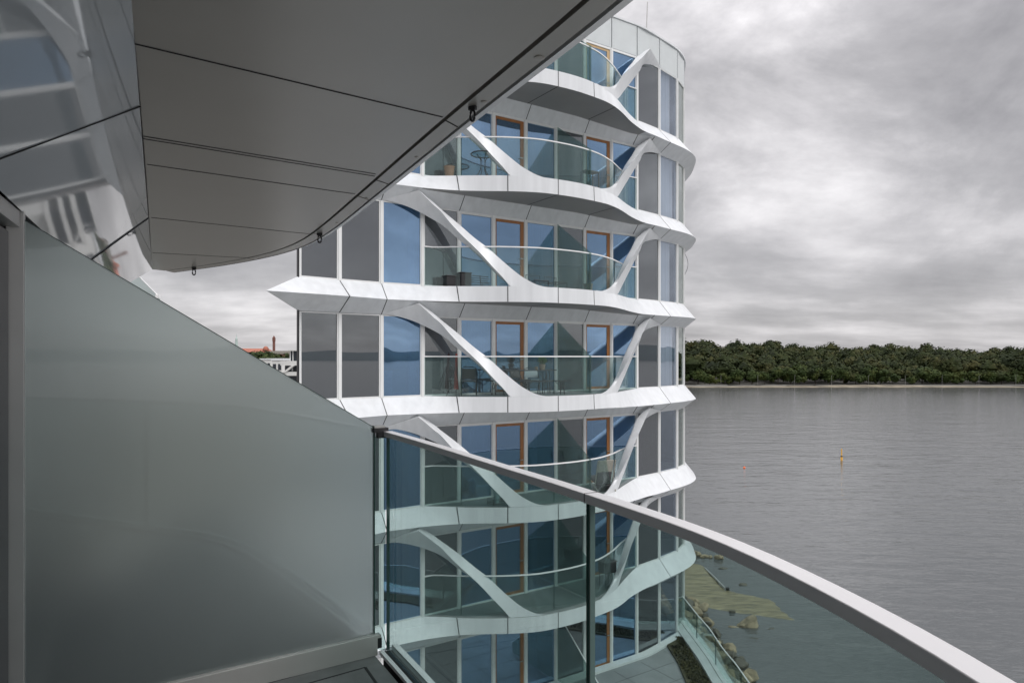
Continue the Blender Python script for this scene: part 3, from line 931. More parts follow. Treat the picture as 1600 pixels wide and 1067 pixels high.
# floor
RAILP = [(0.45, -3.4), (0.50, -1.2), (0.53, -.3), (0.5398, 0.3), (0.5420, 0.6), (0.5398, 0.7825), (0.535, 0.878), (0.515, 0.999), (0.474, 1.190), (0.405, 1.4406), (0.1917, 1.876), (0.1146, 2.038), (-0.009, 2.257), (-0.199, 2.618), (-0.4086, 3.007), (-0.643, 3.417)]
rl = crv(RAILP, 80)
for _ in range(5):
    rl = [rl[0]] + [(rl[i - 1] + rl[i] * 2 + rl[i + 1]) / 4 for i in range(1, len(rl) - 1)] + [rl[-1]]
rl_x = rl + [Vector((-.90, 3.86, 0)), Vector((-1.25, 4.40, 0)), Vector((-2.0, 5.6, 0)), Vector((-2.9, 6.9, 0))]
fl = MB()
fl.prism([(p.x - .05, p.y) for p in rl_x] + [(p.x, p.y) for p in reversed(fc[:-1])], -1.75, -1.487)
floor = fl.build('floor_slab', M['nearfloor'], home)
fs = MB()
def fline(a, b, w):
    a = Vector((*a, -1.487)); b = Vector((*b, -1.487)); t = (b - a).normalized(); n_ = Vector((-t.y, t.x, 0)) * w / 2; u_ = Vector((0, 0, .002))
    fs.hexa([a - n_ - u_, b - n_ - u_, b + n_ - u_, a + n_ - u_], [a - n_ + u_, b - n_ + u_, b + n_ + u_, a + n_ + u_])
fline((-1.72, 2.54), (-.703, 3.27), .006)
fline((-.703, 3.27), (-.40, 2.70), .012)
fline((-1.70, 2.72), (-.681, 3.405), .008)
fs.build('tile_joint', M['joint'], floor)

# glass railing in front of us
railing = thing('glass_railing', (0.1, 2.0, -1.487), 'curved clear glass railing with slim white metal handrail at the edge of the near balcony', 'railing')
hr = MB()
r_o = offs(rl, .045)
# drop the last bit so the rail ends just before the screen
hr.loft([[(rl[i].x, rl[i].y, -.374), (r_o[i].x, r_o[i].y, -.374), (r_o[i].x, r_o[i].y, -.400), (rl[i].x, rl[i].y, -.400)] for i in range(81)], caps=True)
hro = hr.build('handrail', M['neartop'], railing, smooth=25, bevel=.002)
ji = min(range(81), key=lambda i: abs(rl[i].y - 1.862)); jt = (rl[ji + 1] - rl[ji]).normalized(); jn_ = Vector((jt.y, -jt.x, 0))
jm = MB(); jc = rl[ji] + jn_ * .0225; jm.box((jc.x, jc.y, -.387), (.0022, .0466, .0276), math.atan2(jt.y, jt.x)); jm.build('rail_joint', M['joint'], railing)
# panes: split at the visible joint
jn = min(range(81), key=lambda i: abs(rl[i].y - 1.86)); j0 = min(range(81), key=lambda i: abs(rl[i].y - .15))
g_a = offs(rl, .015); g_b = offs(rl, .031)
for a, b in ((0, j0), (j0, jn), (jn, 80)):
    gm = MB()
    seq = list(range(a, b + 1))
    rws = []
    for i in seq:
        A, B_ = g_a[i].copy(), g_b[i].copy()
        if i == a and a > 0:
            A = A.lerp(g_a[i + 1], .12); B_ = B_.lerp(g_b[i + 1], .12)
        if i == b and b < 80:
            A = A.lerp(g_a[i - 1], .02); B_ = B_.lerp(g_b[i - 1], .02)
        rws.append([(A.x, A.y, -1.47), (A.x, A.y, -.401), (B_.x, B_.y, -.401), (B_.x, B_.y, -1.47)])
    gm.loft(rws, caps=False)
    e_ = []
    pane = gm.build('pane', M['nearglass'], railing, smooth=30)
    ge = MB()
    for r_ in (rws[0], rws[-1]):
        c = sum((Vector(p) for p in r_), Vector()) / 4
        nb = rws[1] if r_ is rws[0] else rws[-2]
        dirv = (Vector(nb[0]) - Vector(r_[0])).normalized() * .004
        ge.hexa([Vector(p) - dirv * .4 for p in r_], [Vector(p) + dirv for p in r_], 1 if (r_ is rws[-1] and b == jn) else 0)
    ge.build('polished_edge', [M['glassedge'], M['edge_reflection']], pane)
fg = MB()
e0 = rl[80] + (rl[80] - rl[79]).normalized() * .008
fg.prism([(e0.x + .004, e0.y - .004), (e0.x + .012, e0.y + .006), (-.690, 3.452), (-.698, 3.440)], -1.47, -.401)
fg.build('pane', M['nearglass'], railing)
bc = MB()
b1 = offs(rl, -.022); b2 = offs(rl, -.002); b3 = offs(rl, .044); b4 = offs(rl, .074)
bc.loft([[(b1[i].x, b1[i].y, -1.484), (b1[i].x, b1[i].y, -1.466), (b2[i].x, b2[i].y, -1.466), (b2[i].x, b2[i].y, -1.484)] for i in range(81)])
bc.loft([[(b3[i].x, b3[i].y, -1.60), (b3[i].x, b3[i].y, -1.448), (b4[i].x, b4[i].y, -1.448), (b4[i].x, b4[i].y, -1.60)] for i in range(81)])
bc.build('base_channel', M['neartop'], railing, smooth=25)
bk = MB()
b5 = offs(rl, -.001); b6 = offs(rl, .043)
bk.loft([[(b5[i].x, b5[i].y, -1.60), (b5[i].x, b5[i].y, -1.474), (b6[i].x, b6[i].y, -1.474), (b6[i].x, b6[i].y, -1.60)] for i in range(81)])
bk.build('channel_gasket', M['joint'], railing)
el = MB(); el.loft([[Vector((p.x, p.y, zz)) for p, zz in ((l_a, -1.9), (l_a, -1.60), (l_b, -1.62), (l_b, -1.9))] for l_a, l_b in zip(offs(rl, -.1), offs(rl, .08))])
el.build('edge_fascia', M['white'], home, smooth=25)
# clamp at the end of the rail
cl = MB()
cl.box((-.664, 3.43, -.368), (.075, .045, .022), R(33)); cl.box((-.652, 3.425, -.392), (.05, .03, .03), R(33))
cl.build('end_clamp', M['dark'], railing)
cw = MB(); cw.box((-.672, 3.437, -.352), (.055, .035, .012), R(33)); cw.build('clamp_plate', M['steel'], railing)

# frosted privacy screen at the left
scr = thing('privacy_screen', (-1.3, 3.03, -1.487), 'frosted glass privacy screen with a sloping top edge at the left of the near balcony', 'screen')
Rp = Vector((-.695, 3.42, 0)); Lp = Vector((-1.886, 2.645, 0))
t = (Rp - Lp).normalized(); n_ = Vector((t.y, -t.x, 0))
def scr_slab(mb, pts, th, off=0):
    lo = []; hi = []
    for kx, zz in pts:
        c = Lp + t * kx + n_ * off
        lo.append((c.x - n_.x * th / 2, c.y - n_.y * th / 2, zz)); hi.append((c.x + n_.x * th / 2, c.y + n_.y * th / 2, zz))
    mb.hexa(lo, hi)
LS = (Rp - Lp).length
m_ = MB(); scr_slab(m_, [(.0, -1.43), (LS, -1.43), (LS, -.356), (0, .5255)], .014)
m_.build('pane', M['frost'], scr)
m_ = MB(); scr_slab(m_, [(LS - .0005, -1.42), (LS + .006, -1.42), (LS + .006, -.358), (LS - .0005, -.354)], .016)
scr_slab(m_, [(-.004, .5265), (LS + .003, -.3565), (LS + .003, -.3535), (-.004, .5295)], .016)
m_.build('polished_edge', M['glassedge'], scr)
m_ = MB(); scr_slab(m_, [(0.0, -1.487), (LS + .012, -1.487), (LS + .012, -1.385), (0, -1.385)], .05, .006)
m_.build('base_rail', M['baserail'], scr, bevel=.003)
m_ = MB(); scr_slab(m_, [(LS + .014, -1.46), (LS + .04, -1.46), (LS + .04, -1.41), (LS + .014, -1.41)], .03, 0)
m_.build('end_cap', M['dark'], scr)
m_ = MB(); scr_slab(m_, [(LS + .014, -1.407), (LS + .035, -1.407), (LS + .035, -1.393), (LS + .014, -1.393)], .036, 0)
m_.build('end_bracket', M['baserail'], scr)
# wall post the screen meets
post = MB()
c = Lp - t * .030; post.box((c.x, c.y, -.40), (.058, .09, 2.12), math.atan2(t.y, t.x))
post.build('post', M['nearframe'], home, bevel=.003)

# shackles hanging from the rim
def shackle(x, y, s, label, rz):
    h = thing('cable_shackle', (x, y, HC), label, 'shackle', 'shackles under the balcony ceiling')
    m_ = MB(); m_.box((x, y, HC - .012 * s), (.05 * s, .022 * s, .024 * s), rz); m_.tube([(x, y, HC), (x, y, HC - .03 * s)], .010 * s, 8)
    m_.build('mount', M['dark'], h)
    pts = []
    for q in range(13):
        a = math.pi * 2 * q / 12
        pts.append((x + math.cos(rz) * math.sin(a) * .017 * s, y + math.sin(rz) * math.sin(a) * .017 * s, HC - .058 * s - math.cos(a) * .034 * s))
    m_ = MB(); m_.tube(pts, .0075 * s, 8)
    m_.build('ring', M['dark'], h, smooth=40)
shackle(-.175, 3.03, .72, 'black cable shackle nearest the viewer under the balcony ceiling edge', R(-30))
shackle(-1.73, 6.14, .95, 'small black shackle where the ceiling edge curves, in front of the grey window', R(10))
shackle(-3.96, 8.50, 1.05, 'small black shackle at the far tip of the balcony ceiling against the sky', R(20))

# ------------------------------------------------------------------ terrace at the foot of the tower
tr = MB(); tr.prism([(-9, 12), (6.05, 12), (6.5, 22.0), (6.52, 26.0), (5.9, 26.3), (4.49, 24.7), (-6, 17.8), (-9, 17)], -11.4, FZ[0] - .02)
tag(tr.build('terrace', M['paving']), kind='structure')
tj = MB()
for i in range(9):
    a = Vector(PW(-.5 + i * 1.25, .45, FZ[0] - .018)); b = a + Vector((N.x, N.y, 0)) * 7
    w = Vector((T.x, T.y, 0)) * .004; u_ = Vector((0, 0, .002))
    tj.hexa([a - w - u_, b - w - u_, b + w - u_, a + w - u_], [a - w + u_, b - w + u_, b + w + u_, a + w + u_])
for i in range(6):
    a = Vector(PW(-1, 1.1 + i * 1.0, FZ[0] - .018)); b = Vector(PM(9.2 - i * .55, 1.1 + i * 1.0, FZ[0] - .018))
    w = Vector((N.x, N.y, 0)) * .004; u_ = Vector((0, 0, .0025))
    tj.hexa([a - w - u_, b - w - u_, b + w - u_, a + w - u_], [a - w + u_, b - w + u_, b + w + u_, a + w + u_])
tag(tj.build('paving_joints', M['joint']), kind='structure')
kb = MB()
ks = [s for s in SV if -1.28 <= s <= 12.0]
kb.loft([[PW(s, .03, FZ[0] - .1), PW(s, .03, FZ[0] + .07), PW(s, .30, FZ[0] + .05), PW(s, .32, FZ[0] - .1)] for s in ks])
kb.build('plinth', M['kerb'], tower, smooth=30)
bd = MB()
bp_ = [(6.44, 26.42), (5.75, 25.35), (5.80, 23.9), (5.72, 22.38), (5.62, 20.5), (5.6, 12), (6.45, 12), (6.50, 20), (6.56, 22.4), (6.50, 24.4)]
bd.prism(bp_, FZ[0] - .1, FZ[0] + .045)
tag(bd.build('planting_bed', M['bed']), kind='structure')
# low ground cover: leaf tufts
gc = MB()
rnd = random.Random(3)
for i in range(2600):
    y = rnd.uniform(15, 26.0); x = rnd.uniform(5.85, 6.48)
    if y > 25.3: x = rnd.uniform(6.2, 6.45)
    h = rnd.uniform(.03, .09); a = rnd.uniform(0, 6.28); w = rnd.uniform(.03, .08)
    c, s_ = math.cos(a) * w, math.sin(a) * w
    gc.poly([(x - c, y - s_, FZ[0] + .04), (x + c, y + s_, FZ[0] + .04), (x + c * .4 + s_ * .6, y + s_ * .4 - c * .6, FZ[0] + .045 + h)])
tag(gc.build('ground_cover', leaf_mat('sedum_leaves', (.035, .03, .015), (.055, .05, .018), (.10, .085, .03), 2.0)), kind='stuff')
TR = [(6.80, 28.1), (6.816, 27.6), (6.87, 26.3), (6.93, 24.9), (6.965, 24.0), (6.96, 23.3), (6.946, 22.2), (6.99, 21.3), (6.99, 20.1), (6.92, 18), (6.9, 14), (6.9, 9)]
tc_ = crv(TR, 60)
kr = MB()
k1 = offs(tc_, .42); k2 = offs(tc_, .16)
kr.loft([[(a.x, a.y, -11.6), (a.x, a.y, -10.60), (b.x, b.y, -10.52), (b.x, b.y, -11.6)] for a, b in zip(k1, k2)])
kr.loft([[(a.x, a.y, -11.6), (a.x, a.y, -10.525), (b.x, b.y, -10.50), (b.x, b.y, -11.6)] for a, b in zip(offs(tc_, .13), offs(tc_, -.18))])
trl = thing('terrace_railing', (6.9, 20, -10.6), 'glass railing with thin wavy white top rail along the terrace above the boulders', 'railing')
kr.build('kerb', M['kerb'], trl, smooth=30)
jl = MB(); jl.loft([[(a.x, a.y, -11.0), (a.x, a.y, -10.56), (b.x, b.y, -10.56), (b.x, b.y, -11.0)] for a, b in zip(offs(tc_, .16), offs(tc_, .13))])
jl.build('kerb_joint', M['joint'], trl)
gp = MB(); gp.loft([[(a.x, a.y, -10.54), (a.x, a.y, -9.62), (b.x, b.y, -9.62), (b.x, b.y, -10.54)] for a, b in zip(offs(tc_, .008), offs(tc_, -.008))])
gp.build('pane', M['railglass'], trl, smooth=30)
wv = MB(); wv.tube([(p.x, p.y, -9.60 + .012 * math.sin(p.y * 2.4)) for p in tc_], .021, 8)
wv.build('top_rail', M['rail'], trl, smooth=40)
gg = MB()
for yy in (25.6, 23.2, 20.9, 18.5, 16):
    i = min(range(61), key=lambda q_: abs(tc_[q_].y - yy)); p = tc_[i]; gg.box((p.x, p.y, -10.08), (.03, .012, .9))
gg.build('pane_gap', M['glassedge'], trl)

# ------------------------------------------------------------------ water, land, far shore
WZ = -13.4
wt = MB(); wt.poly([(-6000, -6000, WZ), (6000, -6000, WZ), (6000, 6000, WZ), (-6000, 6000, WZ)])
tag(wt.build('water', M['water']), kind='structure')
gr = MB(); gr.prism([(-900, -300), (7.05, -300), (7.1, 29), (5, 36), (-30, 120), (-120, 450), (-300, 1400), (-900, 1400)], WZ - 2, -12.1)
tag(gr.build('ground', M['land']), kind='structure')
sb = MB()
shoal = [(10.326, 42.039), (11.616, 44.252), (12.144, 43.912), (12.177, 43.052), (12.207, 39.16), (12.967, 38.527), (14.214, 37.743), (14.206, 35.823), (14.354, 34.718), (12.969, 35.38), (11.515, 35.913), (10.231, 36.744), (9.322, 37.954)]
from mathutils import noise as _noise
def pdist(x, y):
    """signed distance to the shoal outline, positive inside"""
    ins = False; dm_ = 1e9; n = len(shoal); p = Vector((x, y))
    for i in range(n):
        a = Vector(shoal[i]); b = Vector(shoal[(i + 1) % n])
        if (a.y > y) != (b.y > y) and x < (b.x - a.x) * (y - a.y) / (b.y - a.y) + a.x: ins = not ins
        ab = b - a; k = max(0, min(1, (p - a).dot(ab) / ab.length_squared)); dm_ = min(dm_, (a + ab * k - p).length)
    return dm_ if ins else -dm_
NX, NY = 74, 96
gx = [8.6 + 6.4 * i / NX for i in range(NX + 1)]; gy = [34.0 + 10.8 * j / NY for j in range(NY + 1)]
hgt = {}
for i in range(NX + 1):
    for j in range(NY + 1):
        d = pdist(gx[i], gy[j])
        q_ = Vector((gx[i] * .9, gy[j] * 2.2, 1.3))
        hgt[i, j] = min(.05, d * .28) + .045 * _noise.noise(q_) + .03 * _noise.noise(q_ * 3.1) + .012
b0 = len(sb.v)
for i in range(NX + 1):
    for j in range(NY + 1): sb.v.append((gx[i], gy[j], WZ + hgt[i, j]))
for i in range(NX):
    for j in range(NY):
        if max(hgt[i, j], hgt[i + 1, j], hgt[i, j + 1], hgt[i + 1, j + 1]) < -.12: continue
        k = b0 + i * (NY + 1) + j; sb.f.append((k, k + NY + 1, k + NY + 2, k + 1)); sb.m.append(0)
so_ = sb.build('shoal', M['shoal'], smooth=50)
bm_ = bmesh.new(); bm_.from_mesh(so_.data); bmesh.ops.delete(bm_, geom=[v for v in bm_.verts if not v.link_faces], context='VERTS'); bm_.to_mesh(so_.data); bm_.free()
tag(so_, kind='structure')
lg = MB(); lg.tube([(12.177, 43.05, WZ + .06), (12.21, 41.15, WZ + .10), (12.24, 39.25, WZ + .10)], .055, 8)
tag(lg.build('timber_log', M['soffit'], smooth=40), 'pale straight log lying along the edge of the olive shoal', 'log')
st = MB(); st.lathe([(.10, -.3), (.11, .0), (.10, .22), (.06, .25)], (12.305, 38.946, WZ), 8)
tag(st.build('mooring_stump', M['dark'], smooth=40), 'short dark post stump at the near end of the pale log', 'post')

# boulders
def rock_mesh(seed, sx, sy, sz, pts=None):
    from mathutils import noise
    rnd_ = random.Random(seed)
    bm = bmesh.new()
    if pts is None:
        pts = []
        for _ in range(17):
            d = Vector((rnd_.gauss(0, 1), rnd_.gauss(0, 1), rnd_.gauss(0, 1))).normalized()
            pts.append(d * rnd_.uniform(.82, 1.12))
    for p in pts: bm.verts.new(p)
    r_ = bmesh.ops.convex_hull(bm, input=bm.verts)
    bmesh.ops.delete(bm, geom=list({g for g in list(r_['geom_interior']) + list(r_['geom_unused']) if isinstance(g, bmesh.types.BMVert)}), context='VERTS')
    bmesh.ops.bevel(bm, geom=list(bm.edges), offset=.09, segments=1, affect='EDGES')
    bmesh.ops.triangulate(bm, faces=bm.faces)
    bmesh.ops.subdivide_edges(bm, edges=bm.edges, cuts=1, use_grid_fill=True)
    off = Vector((rnd_.uniform(-9, 9), rnd_.uniform(-9, 9), rnd_.uniform(-9, 9)))
    for v in bm.verts:
        p = v.co * (1 + .06 * noise.noise(v.co * 2.3 + off) + .035 * noise.noise(v.co * 6 + off))
        v.co = (p.x * sx, p.y * sy, p.z * sz)
    bmesh.ops.recalc_face_normals(bm, faces=bm.faces)
    me = bpy.data.meshes.new('boulder'); bm.to_mesh(me); bm.free()
    for p in me.polygons: p.use_smooth = True
    me.set_sharp_from_angle(angle=R(38))
    return me
def rock(x, y, z, s, seed, mat, label, group=None, rz=0, pts=None):
    me = rock_mesh(seed, *s, pts=pts); me.materials.append(M[mat])
    o = bpy.data.objects.new('boulder', me); COL.objects.link(o)
    o.location = (x, y, z); o.rotation_euler = (0, 0, rz)
    tag(o, label, 'boulder', group)
    return o
rock(11.7, 34.05, WZ - .05, (1, 1, 1), 5, 'rock', 'large pale wedge shaped boulder alone in the water in front of the shoal', pts=[(-.62, -.1, .05), (-.5, .2, .0), (-.3, -.25, .16), (0, -.3, .30), (.1, .1, .45), (.36, -.12, .60), (.48, .12, .62), (.52, -.25, .30), (.56, .3, .3), (.5, -.28, -.1), (.55, .35, -.1), (-.1, .4, -.1), (-.5, -.2, -.1), (0, -.4, -.1), (.2, .35, .4)])
rock(11.0, 33.9, WZ - .05, (.35, .2, .14), 6, 'rock', 'low flat stone at the left foot of the large lone boulder')
rock(13.55, 40.15, WZ - .02, (.30, .22, .16), 8, 'rockdark', 'small dark stone in the water right of the pale log')
rock(13.36, 43.18, WZ - .03, (.38, .18, .13), 9, 'rockdark', 'low dark stone behind the shoal near its far corner')
rock(12.83, 33.6, WZ - .06, (.42, .22, .12), 10, 'rockdark', 'barely exposed flat stone right of the large lone boulder')
rock(11.55, 35.82, WZ + .03, (.22, .12, .16), 12, 'rockdark', 'small black stone at the near edge of the shoal')
far = [(12.05, 46.5, .34), (12.35, 46.1, .38), (12.62, 46.0, .36), (12.95, 45.7, .30), (13.2, 45.5, .22), (12.75, 45.6, .26), (11.85, 46.2, .28)]
for i, (x, y, r_) in enumerate(far):
    rock(x, y, WZ + .05, (r_, r_ * .8, r_ * .7), 30 + i, 'rock', 'pale stone in the row of stones behind the shoal', 'stones in a row behind the shoal', rz=i)
rock(13.70, 45.3, WZ + .06, (.42, .26, .26), 45, 'rock', 'pale broad stone at the right end of the row behind the shoal')
rnd = random.Random(21)
cnt = 0
for i in range(60):
    y = 17 + 20.5 * i / 59 + rnd.uniform(-.25, .25)
    for lane in range(4):
        if lane == 3 and rnd.random() < .4: continue
        x = 7.6 + lane * .72 + rnd.uniform(-.3, .3)
        zz = -12.45 - .26 * lane + rnd.uniform(-.12, .12)
        r_ = rnd.uniform(.20, .46)
        rock(x, y, zz, (r_, r_ * rnd.uniform(.7, 1), r_ * rnd.uniform(.6, .9)), 100 + cnt % 40, 'rock' if rnd.random() < .7 else 'rockdark', 'boulder in the stone bank below the terrace railing', 'boulders of the stone bank below the terrace', rz=rnd.uniform(0, 6))
        cnt += 1
bnk = MB(); bnk.prism([(7.0, -40), (10.2, -40), (10.2, 20), (10.2, 36), (8.3, 38.5), (6.5, 34)], WZ - 2, WZ - .08)
bnk.loft([[(7.0, y, WZ - 1), (7.0, y, -12.3), (10.0, y, WZ - .04), (10.0, y, WZ - 1)] for y in (-40, 10, 30, 37)])
tag(bnk.build('stone_bank', M['rockdark']), kind='structure')

# buoys
by = thing('marker_buoy', (42.6, 88.23, WZ), 'thin yellow spar buoy standing in the water', 'buoy')
m_ = MB(); m_.lathe([(.11, -.5), (.12, -.1), (.12, .40), (.07, .5)], (42.6, 88.23, WZ), 10); m_.build('float', M['yellow'], by, smooth=40)
m_ = MB(); m_.lathe([(.15, .45), (.15, .56), (.1, .6)], (42.6, 88.23, WZ), 10); m_.build('collar', M['dark'], by)
m_ = MB(); m_.lathe([(.065, .55), (.06, 1.4), (.05, 1.5)], (42.6, 88.23, WZ), 8); m_.build('spar', M['yellow'], by, smooth=40)
m_ = MB(); m_.lathe([(.04, -.14), (.11, -.09), (.145, 0.02), (.11, .11), (.03, .15)], (27.955, 82.146, WZ + .03), 12)
rbu = m_.build('float_buoy', M['orange'], smooth=60); tag(rbu, 'small round orange-red float on the water near the tower', 'buoy')

# far shore terrain
def hz(x, y):
    k = 1 - .42 * min(1.4, max(0, x - 70) / 270)
    return -12.7 + max(0, y - 312) * .088 * k
fsn = MB(); nx, ny = 60, 14
ys = [291, 296, 299, 303, 307, 312, 330, 350, 375, 400, 430, 460, 500, 620]
for i in range(nx):
    for j in range(ny - 1):
        q = []
        for (a, b) in ((i, j), (i + 1, j), (i + 1, j + 1), (i, j + 1)):
            x = -60 + a * 13.0; y = ys[b] + (2.0 * math.sin(x * .05) + 1.2 * math.sin(x * .13)) * (1 if b < 5 else 0)
            z = hz(x, y) if y > 303 else (WZ - .55 + (y - 291) / 12 * 1.0)
            q.append((x, y, z))
        fsn.poly(q, 1 if j < 3 else 0)
tag(fsn.build('far_shore', [M['land'], M['sand']], smooth=60), kind='structure')

def crown_data(seed, r, h, n, leaf, lumps=7):
    rnd_ = random.Random(seed)
    L_ = []
    for i in range(lumps):
        a = rnd_.uniform(0, 6.28); q = rnd_.uniform(.15, .62) * r
        L_.append((Vector((math.cos(a) * q, math.sin(a) * q, rnd_.uniform(.30, .78) * h)), rnd_.uniform(.34, .52) * r))
    L_.append((Vector((0, 0, h * .62)), r * .62))
    V = []; F = []
    for i in range(n):
        c, rr = rnd_.choice(L_)
        d = Vector((rnd_.gauss(0, 1), rnd_.gauss(0, 1), rnd_.gauss(.25, 1))).normalized()
        p = c + Vector((d.x * rr, d.y * rr, d.z * rr * .85)) * rnd_.uniform(.78, 1.08)
        n_ = (d + Vector((rnd_.gauss(0, .28), rnd_.gauss(0, .28), rnd_.gauss(.15, .25)))).normalized()
        a = n_.cross(Vector((0, 0, 1)))
        if a.length < .05: a = Vector((1, 0, 0))
        a.normalize(); b = n_.cross(a)
        s = leaf * rnd_.uniform(.6, 1.25); k = len(V)
        V += [tuple(p - a * s * .6), tuple(p - b * s * .5), tuple(p + a * s * .65), tuple(p + b * s * .55)]
        F.append((k, k + 1, k + 2, k + 3))
    # darker inner mass so the crown is not see-through
    for c, rr in L_:
        k = len(V)
        for (x, y, z) in ((1, 0, 0), (-1, 0, 0), (0, 1, 0), (0, -1, 0), (0, 0, 1), (0, 0, -1)): V.append(tuple(c + Vector((x, y, z)) * rr * .8))
        for f_ in ((0, 2, 4), (2, 1, 4), (1, 3, 4), (3, 0, 4), (2, 0, 5), (1, 2, 5), (3, 1, 5), (0, 3, 5)): F.append(tuple(k + q for q in f_))
    return V, F
def mesh_from(name, V, F, mat):
    me = bpy.data.meshes.new(name); me.from_pydata(V, [], F); me.materials.append(mat); return me
CROWNS = [crown_data(50 + i, 5.0, 9.5, 460, .9) for i in range(6)]
crown_me = [mesh_from('crown', V, F, M['leaf2']) for V, F in CROWNS]
tk = MB(); tk.tube([(0, 0, -.5), (.15, 0, 2.0), (0, .1, 5.0)], .28, 7, r2=.12)
for a in range(4): tk.tube([(.05, 0, 2.6), (math.cos(a * 1.6) * 1.5, math.sin(a * 1.6) * 1.5, 5.2)], .12, 5, r2=.04)
trunk_o = tk.build('trunk', M['bark'], smooth=50); trunk_me = trunk_o.data
bpy.data.objects.remove(trunk_o)
rnd = random.Random(77)
def tree_at(x, y, z, sc_, i, label, group):
    e_ = thing('tree', (x, y, z), label, 'tree', group)
    e_.scale = (sc_ * rnd.uniform(.85, 1.2), sc_ * rnd.uniform(.85, 1.2), sc_ * rnd.uniform(.85, 1.2)); e_.rotation_euler = (0, 0, rnd.uniform(0, 6.28))
    for nm, me in (('crown', crown_me[i % 6]), ('trunk', trunk_me)):
        o = bpy.data.objects.new(nm, me); COL.objects.link(o); o.parent = e_
x = 20.0; i = 0
while x < 330:
    y = 309 + rnd.uniform(0, 5)
    tree_at(x, y, hz(x, y) - .6, rnd.uniform(.62, .98), i, 'green broadleaf tree in the front row of the wood on the far shore', 'front row trees on the far shore')
    x += rnd.uniform(4.2, 7.2); i += 1
# the wood behind
FV = []; FF = []
def add_tree(V0, F0, x, y, z, s, rot):
    b = len(FV); c, sn = math.cos(rot) * s, math.sin(rot) * s
    FV.extend([(x + v[0] * c - v[1] * sn, y + v[0] * sn + v[1] * c, z + v[2] * s) for v in V0])
    FF.extend([tuple(b + q for q in f_) for f_ in F0])
LOW = [crown_data(80 + i, 5.6 + .4 * i, 7.6 + .8 * i, 520, .95, 6) for i in range(6)]
y = 318
while y < 470:
    x = y * .06 + rnd.uniform(0, 6)
    while x < y * .92:
        yy = y + rnd.uniform(-3, 3)
        V0, F0 = rnd.choice(LOW)
        add_tree(V0, F0, x, yy, hz(x, yy) - .3 + rnd.uniform(-1.2, 1.0), rnd.uniform(.85, 1.3), rnd.uniform(0, 6.28))
        x += rnd.uniform(7.5, 11.5)
    y += 10.5 if y < 380 else 15
fo = bpy.data.objects.new('forest', mesh_from('forest', FV, FF, M['leaf'])); COL.objects.link(fo)
tag(fo, 'dense dark green wood rising behind the far shore', 'forest', kind='stuff')
# a tall tree with an open crown on the ridge
tree_at(163 * .98, 452, hz(160, 452) + 3.6, .8, 2, 'tree with an open crown rising above the ridge line of the wood', None)
# lamp posts along the beach
for i in range(12):
    x = 44 + i * 16.5
    m_ = MB(); m_.tube([(x, 305.5, -12.9), (x, 305.5, -8.4)], .045, 6, r2=.035); m_.box((x, 305.0, -8.35), (.12, .8, .08))
    tag(m_.build('lamp_post', M['steel']), 'thin grey lamp post along the beach path on the far shore', 'lamp post', 'lamp posts on the far shore')
# far hills across the water, on the right behind the viewer
hl = MB(); prev = None
rows = []
for i in range(90):
    a = R(30 - i * 1.9); r_ = 2300
    h = 22 + 14 * math.sin(i * .21) + 9 * math.sin(i * .53 + 1) + 4 * math.sin(i * 1.31)
    c, s_ = math.cos(a), math.sin(a)
    rows.append([(c * r_, s_ * r_, WZ - 1), (c * (r_ + 60), s_ * (r_ + 60), WZ + max(6, h) + 13), (c * (r_ + 300), s_ * (r_ + 300), WZ + max(6, h) + 16), (c * (r_ + 500), s_ * (r_ + 500), WZ - 1)])
hl.loft(rows)
tag(hl.build('hills', M['hill'], smooth=60), kind='structure')

# ------------------------------------------------------------------ the town seen in the gap at the left
def at(px, py, Y): return ((px - 800) / 1066.667 * Y, Y, (557 - py) / 1066.667 * Y)
def town_block(name, px0, px1, ytop, Y, depth, label, floors, cols, mat=None):
    a = at(px0, ytop, Y); b = at(px1, ytop, Y); ztop = a[2]; zb = -12.2
    o = thing(name, ((a[0] + b[0]) / 2, Y, zb), label, 'building')
    m_ = MB(); m_.box(((a[0] + b[0]) / 2, Y + depth / 2, (ztop + zb) / 2), (b[0] - a[0], depth, ztop - zb)); m_.build('wall', mat or M['plaster'], o)
    m_ = MB(); m_.box(((a[0] + b[0]) / 2, Y + depth / 2, ztop + .15), (b[0] - a[0] + .4, depth + .4, .3)); m_.build('roof', M['white'], o)
    fh = 3.0; w = (b[0] - a[0]) / cols
    for fl_ in range(floors):
        for c_ in range(cols):
            m_ = MB(); m_.box((a[0] + (c_ + .5) * w, Y - .03, ztop - 1.6 - fl_ * fh), (w * .6, .1, 1.5)); m_.build('window', M['darkglass'], o)
    return o
town_block('apartment_block', 425, 441, 563, 165, 14, 'white apartment block with small dark windows in front of the town trees', 3, 2)
town_block('apartment_block', 406, 423, 562, 172, 14, 'low white apartment block partly behind the sloping screen edge', 3, 3)
